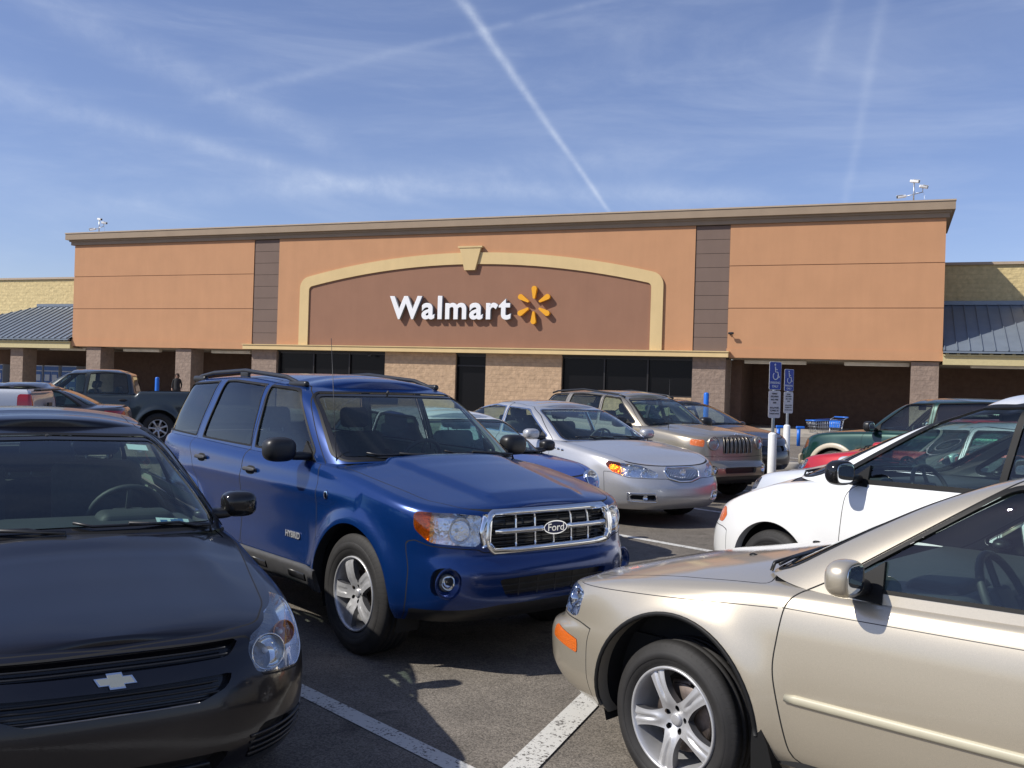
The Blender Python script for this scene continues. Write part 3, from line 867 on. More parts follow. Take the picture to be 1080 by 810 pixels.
    for i, (dr, a, a2) in enumerate(doors):
        for sd in (1, -1):
            q = (lambda p: p) if sd > 0 else (lambda p: p.mirror())
            o = pmesh('door', [(q(a), 0), (q(a2), 0)], mats, root); dobj[(i, sd)] = o
            if dr.get('handle') and o:
                hx, hz = dr['handle']; p, n = BS.at_xz(hx, hz, sd)
                if sp.get('handle_z'): p.z = hz
                t = Vector((1, 0, 0)); t = (t - n * t.dot(n)).normalized()
                mx = Matrix.Translation(p) @ Matrix((t, n.cross(t) * (1), n)).transposed().to_4x4()
                h = MB(); h.ellipsoid((0, 0, -.002), (.075, .034, .006), 2.6, mi=1, mx=mx)
                h.ellipsoid((.008, 0.004, .020), (.092, .0145, .012), 3.2, mx=mx)
                h.ellipsoid((-.075, 0.002, .008), (.016, .015, .020), 2.6, mx=mx); h.ellipsoid((.085, 0.002, .008), (.014, .013, .016), 2.6, mx=mx)
                h.build('door_handle', [sp.get('handle_mat', pm), M['gap']], o)
    for wd, gl, tr, fr, fl in wins:
        gm = wd.get('glass', M['glass'])
        if wd['kind'] == 'single':
            pmesh(wd['name'], [(gl.offset(-.004), 0), (fr.offset(-.0035), 1), (tr.offset(.001), 2), (fl, 2)], [gm, M['gloss_black'], sp.get('trim_mat', M['rubber'])], root, True)
        else:
            for sd in (1, -1):
                q = (lambda p: p) if sd > 0 else (lambda p: p.mirror())
                par = dobj.get((wd.get('door', -1), sd)) or root
                pmesh('window', [(q(gl.offset(-.008)), 0), (q(tr.offset(.002)), 1), (q(fl), 1)], [gm, sp.get('trim_mat', M['rubber'])], par)
    # liners, floor, underbody
    W = float(BS.hw(-WB / 2)); zb = float(BS.zb(-WB / 2))
    u = MB(); x1, x0 = BS.xfm - .30, BS.xrm + .25; zf = zb + .03
    tw = sp['tyre'][2]; yin = sp['track'] - tw / 2 - .05
    u.box(wr + .02, x1, -W + .28, W - .28, zf, zf + .04); u.box(-WB + wr + .02, -wr - .02, -W + .04, W - .04, zf, zf + .04); u.box(x0, -WB - wr - .02, -W + .28, W - .28, zf, zf + .04)
    for ax in (0, -WB):
        u.box(ax - wr - .03, ax + wr + .03, -yin, yin, zf, az + wr * .6)
        for sd in (-1, 1):
            vs = []; fs = []; n = 20
            for k in range(n + 1):
                a = math.pi * (-.12 + 1.24 * k / n)
                for yy in (yin - .02, W - .055): vs.append((ax + (wr + .015) * math.cos(a), sd * yy, az + (wr + .015) * math.sin(a)))
            for k in range(n): fs.append((2 * k, 2 * k + 1, 2 * k + 3, 2 * k + 2))
            u.add(vs, fs)
            u.add([(ax + (wr + .015) * math.cos(math.pi * (-.12 + 1.24 * k / n)), sd * (yin - .02), az + (wr + .015) * math.sin(math.pi * (-.12 + 1.24 * k / n))) for k in range(n + 1)], [tuple(range(n + 1))])
    u.build('underbody', M['dark'], root)
    # interior
    it = sp.get('interior')
    if it:
        cowl, back, belt = it['cowl'], it['back'], it['belt']; im = it.get('mat', M['cabin_grey']); t = MB(); wi = W - .13
        t.box(back, cowl - .2, -wi, wi, zf + .05, zf + .09)
        for sd in (-1, 1): t.box(back, cowl - .25, sd * wi - .02, sd * wi + .02, zf + .1, belt - .07)
        t.build('cabin_floor', im, root)
        d = MB(); d.sbox((cowl - .42, 0, belt - .14), (.62, wi * 2 - .10, .20), .07); d.sbox((cowl - .35, 0, belt - .4), (.3, wi * 2 - .10, .5), .05)
        d.sbox((cowl - .55, it.get('sy', .37), belt - .065), (.22, .36, .12), .05)
        d.sbox((cowl - .95, 0, zf + .3), (.9, .22, .4), .05)
        d.build('dashboard', M['cabin_dark'] if not it.get('dash') else it['dash'], root)
        steering(root, cowl - .76, it.get('sy', .37), belt - .07)
        sx = it.get('seat_x', cowl - 1.55); sz = zf + .22
        for sd in (-1, 1): seat(root, sx, sd * .37, sz, im)
        if it.get('rear_x'): seat(root, it['rear_x'] + (.12 if it.get('rear_h', .48) < .5 else 0), 0, sz + .02, im, 1.2, 'rear_seat', hgt=it.get('rear_h', .46))
        if it.get('visor', True):
            v = MB(); hx = CS.xf(1.0) - .12
            p = CS.top_at(float(hx), 0)
            v.sbox((float(CS.xf(.86)) - .13, 0, p.z - .16), (.03, .24, .065), .014); v.tube([(float(CS.xf(.86)) - .11, 0, p.z - .14), (float(CS.xf(.86)) - .08, 0, p.z - .09)], .008, 6)
            v.build('rear_view_mirror', M['cabin_dark'], root)
    # side mirrors
    mr = sp.get('mirror')
    if mr:
        for sd in (1, -1):
            x, y, z = mr['loc']; sx_, sy_, sz_ = mr.get('size', (.085, .12, .075)); m = MB()
            m.ellipsoid((x, sd * (y + sy_), z), (sx_, sy_, sz_), mr.get('e', 3.0), 28, 18)
            m.v = [(max(q[0], x - sx_ * .62), q[1], q[2]) for q in m.v]
            m.ellipsoid((x + .01, sd * (y - .04), z - .045), (.045, .10, .028), 2.6, mi=1)
            o = m.build('side_mirror', [mr.get('mat', pm), M['black']], root)
            g = MB(); g.ellipsoid((x - sx_ * .62, sd * (y + sy_), z), (.004, sy_ * .78, sz_ * .76), 3.4, 24, 12); g.build('mirror_glass', M['mirror'], o)
            g = MB(); tri = mr.get('tri', [(x + .12, z - .09), (x - .08, z - .095), (x - .07, z + .05)])
            # sail panel on the door
            if tri:
                vs = []
                for a, b in tri: 
                    ii = np.argmin(np.hypot(CS.P.pos[:, 0] - a, CS.P.pos[:, 2] - b) + (CS.P.uv[:, 1] > 1) * 9 + (CS.P.uv[:, 2] < .8) * 9)
                    vs.append(Vector((a, sd * (CS.P.pos[ii, 1] + .006), b)))
                g.add(vs + [v - Vector((0, sd * .02, 0)) for v in vs], [(0, 1, 2) if sd < 0 else (0, 2, 1), (3, 4, 5), (0, 1, 4, 3), (1, 2, 5, 4), (2, 0, 3, 5)])
                g.build('mirror_base', M['rubber'], o)
    # wheels
    Rt, Rr, tw, style = sp['tyre']; drop = sp.get('drop', 0)
    key = (Rt, Rr, tw, style)
    for k, (x, sd) in enumerate([(0, 1), (0, -1), (-WB, 1), (-WB, -1)]):
        add_wheel(root, key, x, sp['track'] - tw / 2 + .01, sd, Rt, Rr, tw, style, 1 if lod > .8 else .6, rot=.4 + k * 1.1 if not sp.get('rots') else sp['rots'][k], steer=sp.get('steer', 0) if x == 0 else 0).location.z -= drop
    # wipers
    if sp.get('wipers', True):
        for (ya, yb) in sp.get('wipe', [(.62, .02), (-.02, -.58)]):
            m = MB(); pts = []
            for k in range(9):
                y = ya + (yb - ya) * k / 8; v = .045 + .05 * k / 8
                q = CS.P; d = np.abs(q.uv[:, 1] - v) * 2 + np.abs(q.pos[:, 1] - abs(y)) + (q.uv[:, 3] != 0) * 9
                i = int(np.argmin(d)); pts.append(Vector((q.pos[i, 0], y, q.pos[i, 2])) + Vector((q.nrm[i, 0], 0, q.nrm[i, 2])) * .012)
            m.tube(pts, .007, 6); m.tube([pts[0] + Vector((.035, 0, -.03)), pts[0] + Vector((.022, 0, .004)), pts[5] + Vector((.004, 0, .008))], .008, 6)
            m.build('wiper', M['black'], root)
    if sp.get('extra'): sp['extra'](c)
    return c
def side_strip(c, x0, x1, z, w, h, mat, name='side_moulding', z1=None, n=24):
    for sd in (1, -1):
        m = MB(); pts = [c.B.at_xz(x0 + (x1 - x0) * k / n, z + ((z1 or z) - z) * k / n, sd) for k in range(n + 1)]
        strip(m, pts, w, h); m.build(name, mat, c.root)
def front_strip(mb, c, pts, w, h, mi=0, closed=False, sym=True, n=6):
    """polyline of (s, z) on the front"""
    P_ = [c.B.at_sz(a, b) for a, b in dense(pts, n, closed)]
    strip(mb, P_, w, h, mi, closed)
def std_windows(dlo, pill, ws=((.0, .03), (.86, .03), (.84, .93), (0, .95)), rw=((.0, .10), (.84, .10), (.80, .92), (0, .92)), privacy=False, door_of=(0, 1, None), rglass=None, r=.05, cymin=.93, trim=.014):
    """dlo polygon in x,z; pill: list of (x at belt, x at top, half width) from front to rear"""
    W = [dict(name='windscreen', kind='single', f=lambda CS: F_win(ws, 0, .06), frit=.022, trim=.012),
         dict(name='rear_window', kind='single', f=lambda CS: F_win(rw, 2, .06), frit=.02, trim=.01, glass=rglass or M['glass'])]
    zb = min(p[1] for p in dlo); zt = max(p[1] for p in dlo)
    base = F_xz(dlo, r, cymin)
    def edge(pb, pt, d):
        ex, ez = pt - pb, zt - zb; L = math.hypot(ex, ez)
        return lambda p: d * ((p.pos[:, 0] - pb) * ez - (p.pos[:, 2] - zb) * ex) / L
    n = len(pill) + 1
    for i in range(n):
        fs = [base]
        if i > 0: b, t, h = pill[i - 1]; fs.append(edge(b - h, t - h, 1))
        if i < n - 1: b, t, h = pill[i]; fs.append(edge(b + h, t + h, -1))
        W.append(dict(name='window', kind='side', trim=trim, f=(lambda CS, fs=fs: fmax(*fs)), door=door_of[i] if i < len(door_of) else None, glass=M['privacy'] if (privacy and i >= 1) else M['glass']))
    return W
def auto(a):
    """fills the two shells from a handful of real dimensions (metres, origin under the front axle)"""
    g = a.get; FO, RO, wb, W = a['FO'], a['RO'], a['wb'], a['W']; xe = -wb - RO
    zb = a['zb']; zf, bf, br, zd = a['zfront'], a['belt_f'], a['belt_r'], a['zdeck']
    xc, xh, xq, xk = a['x_cowl'], a['x_head'], a['x_roofend'], a['x_back']
    zh, zr, ze, zc = a['z_head'], a['z_roof'], a['z_end'], a['z_cowl']; tb = a['tumble']
    body = dict(xa=g('bxa', .05), xb=g('bxb', -wb - .15), nf=g('nf', 3.2), nr=g('nr', 3.6),
        xf=g('bxf', [(0, FO - .10), (.12, FO - .03), (.3, FO), (.5, FO - .01), (.7, FO - .06), (.9, FO - .12), (1, FO - .20)]),
        xr=g('bxr', [(0, xe + .10), (.15, xe + .02), (.35, xe), (.5, xe + .03), (.8, xe + .07), (.93, xe + .1), (1, xe + .17)]),
        hw=g('hw', [(FO, W - .05), (.3, W - .012), (-.4, W - .006), (-wb / 2, W), (-wb, W - .004), (xe, W - .06)]),
        zbot=g('zbot', [(FO, zb + .0), (.5, zb), (0, zb), (-wb, zb), (xe, zb + .08)]),
        zrim=g('zrim', [(FO, zf), (FO * .55, zf + (bf - zf) * .42), (.0, zf + (bf - zf) * .70), (xc - .25, bf - .005), (-wb * .6, (bf + br) / 2 + .005), (-wb, br), (xe, zd)]),
        zc=g('zc', [(FO, zf), (FO * .7, zf + .05), (FO * .4, zf + (zc - zf) * .52), (.0, zf + (zc - zf) * .80), (xc, zc), (xh, zc), (xk, zd + .03), (xe, zd + .005)]),
        ins=g('bins', [(0, .075), (.1, .03), (.3, .006), (.5, 0), (.75, .012), (.9, .035), (.97, .062), (1, .10)]), feat=g('bfeat_top'), bfeat=g('bfeat'), arch=g('arch', [(0, a['tyre'][0], a['arch_r'], .018, .09), (-wb, a['tyre'][0], a['arch_r'], .018, .09)]))
    cw = W - g('cabin_in', .075)
    cab = dict(xa=xh - g('cxa', .45), xb=g('cxb', xq + .35), nf=g('cnf', 4.2), nr=g('cnr', 4.5),
        xf=g('cxf', [(0, xc), (.25, xc + (xh - xc) * .24), (.5, xc + (xh - xc) * .49), (.75, xc + (xh - xc) * .76), (.93, xh - .01), (1, xh - .12)]),
        xr=g('cxr', [(0, xk), (.25, xk + (xq - xk) * .22), (.5, xk + (xq - xk) * .46), (.75, xk + (xq - xk) * .74), (.92, xq - .0), (1, xq + .13)]),
        hw=g('chw', [(xc, cw - .01), (xh - .4, cw), (-wb * .62, cw), (-wb, cw - .015), (xk, cw - g('ctaper', .06))]),
        zbot=g('czbot', [(xc, zc - .02), (xc - .3, (zc + bf) / 2 - .03), (xh - .3, bf - .02), (-wb, br - .02), (xk, zd)]),
        zrim=g('czrim', [(xc, zh), (xh, zh + .0), (xh - .4, zh + .012), ((xh + xq) / 2 - .1, zr - .045), (xq + .3, ze + .0), (xk, ze - .01)]),
        zc=g('czc', [(xh, zh + .015), (xh - .25, zr - .022), (xh - .8, zr), ((xh + xq) / 2 - .4, zr - .005), (xq + .2, ze + .03), (xq, ze + .005)]),
        ins=g('cins', [(0, 0), (.3, tb * .24), (.6, tb * .56), (.88, tb * .92), (.95, tb + .015), (1, tb + .06)]), gk=2.4, dense_top=True)
    a.setdefault('arch_z', a['tyre'][0]); a.setdefault('track', W - .03)
    a['body'], a['cabin'] = body, cab
    a.setdefault('regions', [])
    # bonnet and cowl
    hx0 = g('hood_rear', xc + .06)
    hood = g('hood', [(FO - .17, 0), (FO - .20, W * .52), (FO - .34, W * .72), (.2, W - .19), (hx0 - .16, W - .15), (hx0 - .03, W * .5), (hx0, 0)])
    H = [(x, y) for x, y in hood]
    a['regions'] = a['regions'] + [dict(name='bonnet', kind='panel', f=lambda S: F_plan(H, .05, g('hood_v', .988)))]
    a['regions'].append(dict(name='cowl', kind='flush', mat=M['black'], off=-.004, f=lambda S: F_plan([(hx0 + .0, 0), (hx0 - .02, W * .5), (hx0 - .15, W - .16), (hx0 - .30, W - .17), (xc - .12, 0)], .01, 1.01)))
    if g('trunk'):
        T = g('trunk'); a['regions'].append(dict(name='boot_lid', kind='panel', f=lambda S: F_plan([(T[0], 0), (T[0], T[2]), (T[1], T[2] - .05), (T[1], 0)], .04, .99)))
    return a
SEDAN_DOORS = lambda f0, m, r1, zb, bf, hd: None
CARS = []
# ------------------------------------------------------------------ ground
def ground_mats():
    m, nt, b = mat_new('asphalt'); pin(b, rough=.88, spec=.35)
    tc = nn(nt, 'ShaderNodeTexCoord'); L = nt.links.new
    def noise(sc, det=6, ro=.6, dist=0):
        n = nn(nt, 'ShaderNodeTexNoise'); L(tc.outputs['Object'], n.inputs[0]); n.inputs['Scale'].default_value = sc; n.inputs['Detail'].default_value = det; n.inputs['Roughness'].default_value = ro; n.inputs['Distortion'].default_value = dist; return n.outputs['Fac']
    def ramp(x, a, b_, c, d):
        n = nn(nt, 'ShaderNodeMapRange'); L(x, n.inputs[0])
        for i, v in enumerate((a, b_, c, d)): n.inputs[i + 1].default_value = v
        return n.outputs[0]
    def mul(a, b_):
        n = nn(nt, 'ShaderNodeMath', operation='MULTIPLY'); L(a, n.inputs[0]); 
        if isinstance(b_, float): n.inputs[1].default_value = b_
        else: L(b_, n.inputs[1])
        return n.outputs[0]
    vor = nn(nt, 'ShaderNodeTexVoronoi'); L(tc.outputs['Object'], vor.inputs['Vector']); vor.inputs['Scale'].default_value = 150
    sep = nn(nt, 'ShaderNodeSeparateColor'); L(vor.outputs['Color'], sep.inputs[0])
    v = mul(ramp(sep.outputs[0], 0, 1, .55, 1.5), ramp(noise(.35, 7, .6), .3, .7, .78, 1.22))
    v = mul(v, ramp(noise(4.0, 8, .65), .3, .72, .8, 1.2))
    v = mul(v, ramp(noise(2.1, 3, .5, .6), .62, .72, 1.0, .55))        # oil drips and damp spots
    v = mul(v, ramp(noise(11, 2, .5), .70, .76, 1.0, .5))
    sc = nn(nt, 'ShaderNodeVectorMath', operation='SCALE'); sc.inputs[0].default_value = (.150, .132, .110); L(v, sc.inputs['Scale']); L(sc.outputs[0], b.inputs['Base Color'])
    bp = nn(nt, 'ShaderNodeBump'); bp.inputs['Strength'].default_value = .55; bp.inputs['Distance'].default_value = .006
    ad = nn(nt, 'ShaderNodeMath', operation='ADD'); L(sep.outputs[1], ad.inputs[0]); L(noise(60, 3), ad.inputs[1]); L(ad.outputs[0], bp.inputs['Height']); L(bp.outputs[0], b.inputs['Normal'])
    return m
def line_mat():
    m, nt, b = mat_new('worn_road_paint'); L = nt.links.new; pin(b, rough=.7)
    tc = nn(nt, 'ShaderNodeTexCoord')
    n = nn(nt, 'ShaderNodeTexNoise'); L(tc.outputs['Object'], n.inputs[0]); n.inputs['Scale'].default_value = 55; n.inputs['Detail'].default_value = 6; n.inputs['Roughness'].default_value = .7
    n2 = nn(nt, 'ShaderNodeTexNoise'); L(tc.outputs['Object'], n2.inputs[0]); n2.inputs['Scale'].default_value = 5; n2.inputs['Detail'].default_value = 4
    ad = nn(nt, 'ShaderNodeMath', operation='MULTIPLY_ADD'); L(n2.outputs[0], ad.inputs[0]); ad.inputs[1].default_value = .35; L(n.outputs[0], ad.inputs[2])
    mr = nn(nt, 'ShaderNodeMapRange'); L(ad.outputs[0], mr.inputs[0]); mr.inputs[1].default_value = .735; mr.inputs[2].default_value = .775
    mx = nn(nt, 'ShaderNodeMix', data_type='RGBA'); L(mr.outputs[0], mx.inputs['Factor']); mx.inputs[6].default_value = (.55, .54, .50, 1); mx.inputs[7].default_value = (.10, .09, .08, 1)
    L(mx.outputs[2], b.inputs['Base Color']); return m
M['asphalt'] = ground_mats(); M['line'] = line_mat()
M['concrete'] = simple('concrete', (.36, .33, .28), .85, var=.18, vscale=3, bump=.25, bscale=90)
g = MB(); g.add([(-500, -400, 0), (500, -400, 0), (500, 600, 0), (-500, 600, 0)], [(0, 1, 2, 3)])
tag(g.build('parking_lot_ground', M['asphalt']), kind='structure')
def stripe(p0, p1, w=.11, z=.004, name='painted_line'):
    p0, p1 = Vector((*p0, z)), Vector((*p1, z)); d = (p1 - p0).normalized(); n = Vector((-d.y, d.x, 0)) * w / 2
    m = MB(); m.add([p0 - n, p1 - n, p1 + n, p0 + n], [(0, 1, 2, 3)]); return tag(m.build(name, M['line']), kind='structure')
dl = Vector((.673, -.740, 0)); nl = Vector((.740, .673, 0)); dc = Vector((.366, .930, 0)).normalized(); pc = Vector((-.02, 3.9, 0))
for k in range(-2, 8):
    c0 = 2.67 + 2.825 * k                             # crossing of the stall line with the centre line
    # point pc + dc*t with dot(nl) = c0
    t = (c0 - pc.dot(nl)) / dc.dot(nl); q = pc + dc * t
    a, b_ = q - dl * 5.4, q + dl * (.05 if k < 1 else 5.4)
    stripe((a.x, a.y), (b_.x, b_.y))
stripe(tuple((pc - dc * 4)[:2]), tuple((pc + dc * 14)[:2]), .14, .008)
# ------------------------------------------------------------------ the store
A0 = Vector((-25.53, 55.99, 0))
FM = Matrix.Translation(A0) @ Matrix.Rotation(FA, 4, 'Z')
def fp(u, o, z): return FM @ Vector((u, o, z))
store = empty('store_building', A0, FA); tag(store, 'wide orange stucco store building with arched sign panel and yellow block wings', 'building')
def stone(name, color, sc=1.0, joints=True, bump=1.0, dist=.05):
    m, nt, b = mat_new(name); L = nt.links.new; pin(b, rough=.9)
    tc = nn(nt, 'ShaderNodeTexCoord'); mp = nn(nt, 'ShaderNodeMapping'); L(tc.outputs['Object'], mp.inputs[0])
    cx = nn(nt, 'ShaderNodeSeparateXYZ'); L(tc.outputs['Object'], cx.inputs[0])
    ad = nn(nt, 'ShaderNodeMath', operation='ADD'); L(cx.outputs[0], ad.inputs[0]); L(cx.outputs[1], ad.inputs[1])
    cb = nn(nt, 'ShaderNodeCombineXYZ'); L(ad.outputs[0], cb.inputs[0]); L(cx.outputs[2], cb.inputs[1])
    br = nn(nt, 'ShaderNodeTexBrick'); L(cb.outputs[0], br.inputs[0]); br.inputs['Scale'].default_value = 1; br.inputs['Brick Width'].default_value = .40; br.inputs['Row Height'].default_value = .20; br.inputs['Mortar Size'].default_value = .006; br.inputs['Mortar Smooth'].default_value = .3
    br.inputs['Color1'].default_value = (*[c * .96 for c in color], 1); br.inputs['Color2'].default_value = (*[c * 1.04 for c in color], 1); br.inputs['Mortar'].default_value = (*[c * .93 for c in color], 1)
    n = nn(nt, 'ShaderNodeTexNoise'); L(tc.outputs['Object'], n.inputs[0]); n.inputs['Scale'].default_value = 4.5 * sc; n.inputs['Detail'].default_value = 7; n.inputs['Roughness'].default_value = .62
    mr = nn(nt, 'ShaderNodeMapRange'); L(n.outputs[0], mr.inputs[0]); mr.inputs[1].default_value = .3; mr.inputs[2].default_value = .7; mr.inputs[3].default_value = .84; mr.inputs[4].default_value = 1.14
    sc_ = nn(nt, 'ShaderNodeVectorMath', operation='SCALE'); L(br.outputs[0], sc_.inputs[0]); L(mr.outputs[0], sc_.inputs['Scale']); L(sc_.outputs[0], b.inputs['Base Color'])
    h = nn(nt, 'ShaderNodeMath', operation='MULTIPLY_ADD'); L(br.outputs['Fac'], h.inputs[0]); h.inputs[1].default_value = -.12; L(n.outputs[0], h.inputs[2])
    bp = nn(nt, 'ShaderNodeBump'); bp.inputs['Strength'].default_value = bump; bp.inputs['Distance'].default_value = dist; L(h.outputs[0], bp.inputs['Height']); L(bp.outputs[0], b.inputs['Normal'])
    return m
def stucco(name, c, var=.04):
    m = simple(name, c, .9, var=var, vscale=.9, bump=.22, bscale=38); nt = m.node_tree; b = nt.nodes['Principled BSDF']; L = nt.links.new
    src = b.inputs['Base Color'].links[0].from_socket; tc = nn(nt, 'ShaderNodeTexCoord'); mp = nn(nt, 'ShaderNodeMapping'); L(tc.outputs['Object'], mp.inputs[0]); mp.inputs['Scale'].default_value = (1.6, 1.6, .22)
    n = nn(nt, 'ShaderNodeTexNoise'); L(mp.outputs[0], n.inputs[0]); n.inputs['Scale'].default_value = 1.6; n.inputs['Detail'].default_value = 8; n.inputs['Roughness'].default_value = .65
    r_ = nn(nt, 'ShaderNodeMapRange'); L(n.outputs[0], r_.inputs[0]); r_.inputs[1].default_value = .32; r_.inputs[2].default_value = .68; r_.inputs[3].default_value = .965; r_.inputs[4].default_value = 1.02
    s_ = nn(nt, 'ShaderNodeVectorMath', operation='SCALE'); L(src, s_.inputs[0]); L(r_.outputs[0], s_.inputs['Scale']); L(s_.outputs[0], b.inputs['Base Color']); return m
M['orange'] = stucco('orange_stucco', (.48, .25, .128)); M['brownpanel'] = stucco('brown_stucco', (.27, .138, .085)); M['pil'] = stucco('taupe_stucco', (.165, .115, .092))
M['cornice'] = simple('cornice_taupe', (.30, .225, .155), .8, var=.06, vscale=1.5, bump=.1); M['cornice_top'] = simple('cornice_cap', (.42, .33, .24), .7, var=.05)
M['cream'] = stucco('cream_trim', (.62, .46, .23), .05); M['stone'] = stone('split_face_tan', (.43, .295, .185)); M['stone_col'] = stone('split_face_taupe', (.25, .185, .145)); M['stone_y'] = stone('split_face_yellow', (.62, .49, .245))
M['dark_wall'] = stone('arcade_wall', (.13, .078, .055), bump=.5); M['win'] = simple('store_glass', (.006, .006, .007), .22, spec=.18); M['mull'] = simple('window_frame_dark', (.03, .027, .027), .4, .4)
M['soffit'] = simple('soffit', (.33, .28, .22), .8); M['seam'] = simple('standing_seam_metal', (.20, .235, .275), .38, .35, var=.08, vscale=2); M['fixture'] = simple('lamp_fixture', (.62, .58, .50), .6, var=.1, vscale=3)
M['yfascia'] = simple('yellow_fascia', (.50, .42, .22), .7, var=.06)
def part(name, fn, mat, parent=store):
    m = MB(); fn(m); return m.build(name, mat, parent)
UW, Z0, Z1 = 46.1, 3.2, 9.02
def wallbox(name, u0, u1, z0, z1, mat, o=0.0, d=.5): return part(name, lambda m: m.box(u0, u1, o, o + d, z0, z1), mat)
for (u0, u1) in ((0, 12.47), (37.47, UW)):
    wallbox('wall_panel', u0, u1, 7.225, Z1, M['orange']); wallbox('wall_panel', u0, u1, 5.375, 7.195, M['orange']); wallbox('wall_panel', u0, u1, 3.60, 5.345, M['orange'])
    wallbox('wall_base_band', u0 - .02, u1 + .02, Z0, 3.60, M['orange'], -.04)
    wallbox('wall_joint', u0 + .03, u1 - .01, 3.6, Z1, M['brownpanel'], .03, .3)
part('side_wall', lambda m: (m.box(UW - .45, UW + .0, .502, 6.0, 3.2, Z1)), M['orange']); part('side_wall', lambda m: (m.box(0, .45, .502, 6.0, 3.2, Z1)), M['orange'])
wallbox('wall_panel', 14.05, 35.95, 3.46, Z1, M['orange'], 0)
for u0 in (12.48, 35.96):
    for k in range(9):
        zz = 3.47 + k * .616; part('pilaster_block', lambda m: m.box(u0 + .01, u0 + 1.56 - (.06 if u0 > 20 else 0), .035, .4, zz, zz + .600), M['pil'])
    part('pilaster_back', lambda m: m.box(u0, u0 + 1.5, .06, .5, 3.462, Z1), M['gap'])
part('ledge', lambda m: (m.box(12.15, 37.57, -.34, .52, 3.20, 3.42), m.box(12.12, 37.60, -.38, .5, 3.421, 3.462)), M['cream'])
part('cornice', lambda m: (m.box(-.22, UW + .12, -.09, .6, 9.03, 9.22), m.box(-.30, UW + .2, -.16, .6, 9.221, 9.32), m.box(-.46, UW + .32, -.30, .8, 9.321, 9.66)), M['cornice'])
part('cornice_cap', lambda m: m.box(-.48, UW + .34, -.33, 6.2, 9.661, 9.72), M['cornice_top'])
part('cornice_return', lambda m: (m.box(UW + .0, UW + .32, .81, 6.0, 9.321, 9.66), m.box(UW, UW + .12, .61, 6.0, 9.03, 9.32)), M['cornice'])
part('cornice_return', lambda m: (m.box(-.46, 0, .81, 6.0, 9.321, 9.66), m.box(-.22, 0, .61, 6, 9.03, 9.32)), M['cornice'])
part('roof_deck', lambda m: m.box(.46, UW - .46, .85, 40, 8.9, 9.0), M['cornice'])
# arch
def arc_pts(u0, u1, zs, zc_, r, n=26, zt=None):
    """from lower left up over the flat arc to lower right"""
    um = (u0 + u1) / 2; pts = [(u0, 3.463), (u0, zs - r)]
    for k in range(1, 7):
        a = math.pi - (math.pi / 2 - .22) * k / 6; pts.append((u0 + r + r * math.cos(a), zs - r + r * math.sin(a)))
    ua, za = pts[-1]
    for k in range(1, n):
        t = -1 + 2 * k / n; u = um + (um - ua) * t; pts.append((u, zc_ - (zc_ - za) * t * t))
    rest = [(2 * um - u, z) for u, z in pts[:8]][::-1]
    return pts + rest
OUT = arc_pts(15.45, 34.58, 7.02, 8.06, .62); INN = arc_pts(16.0, 34.03, 6.52, 7.50, .22)
part('sign_panel', lambda m: m.prism(INN, -.02, .05, 'y'), M['brownpanel'])
m_ = MB(); nA = len(OUT)
for i in range(nA - 1):
    q = [OUT[i], OUT[i + 1], INN[i + 1], INN[i]]
    m_.add([(u, -.09, z) for u, z in q] + [(u, .02, z) for u, z in q], [(0, 1, 2, 3), (0, 4, 5, 1), (2, 6, 7, 3)])
m_.build('arch_frame', M['cream'], store)
part('keystone', lambda m: m.prism([(24.82, 7.20), (25.38, 7.20), (25.66, 8.28), (24.54, 8.28)], -.18, .02, 'y'), M['cream'])
part('keystone_cap', lambda m: m.prism([(24.46, 8.281), (25.74, 8.281), (25.74, 8.36), (24.46, 8.36)], -.21, .02, 'y'), M['cream'])
# sign
M['sign_white'] = simple('sign_face_white', (.80, .80, .80), .35); M['sign_side'] = simple('sign_return_grey', (.22, .24, .27), .5); M['sign_yellow'] = simple('spark_yellow', (.80, .36, .01), .35)
sg = empty('store_sign', (0, 0, 0), 0, store)

def letters(body, u, z, size, off, sx=1.0):
    x = u
    adv = None
    for ch in body:
        o = text('letter', ch, size, (0, 0, 0), (0, 0, 0), .085, M['sign_white'], None, align='LEFT', off=off, bev=.012)
        me = o.data; co = np.array([v.co[:] for v in me.vertices]); w0, w1 = co[:, 0].min(), co[:, 0].max()
        me.materials.append(M['sign_side'])
        for p_ in me.polygons:
            p_.material_index = 0 if abs(p_.normal.z) > .8 else 1
        for v in me.vertices: v.co = ((v.co.x - w0) * sx, v.co.y, v.co.z)
        o.parent = sg; o.location = (x, -.15, z); o.rotation_euler = (R(90), 0, 0)
        x += (w1 - w0) * sx + LSP.get(ch, .11)
    return x
LSP = {'W': -.02, 'a': .16, 'l': .17, 'm': .15, 'r': .02, 't': 0}
xe_ = letters('Walmart', 20.84, 5.32, 1.54, .036, 1.03)
for k in range(6):
    a = R(90 + 60 * k); m = MB(); pts = []
    r0, r1, w0, w1 = .30, .90, .055, .13
    for j in range(9):
        b = math.pi / 2 + math.pi * j / 8; pts.append((r0 + .05 + .055 * math.cos(b), w0 * math.sin(b)))
    for j in range(11):
        b = -math.pi / 2 + math.pi * j / 10; pts.append((r1 - w1 + w1 * math.cos(b) * 1.0, w1 * math.sin(b)))
    ca, sa = math.cos(a), math.sin(a)
    m.prism([(28.47 + x * ca - y * sa, 5.50 + x * sa + y * ca) for x, y in pts], -.24, -.06, 'y', smooth=False)
    m.build('spark_ray', M['sign_yellow'], sg)
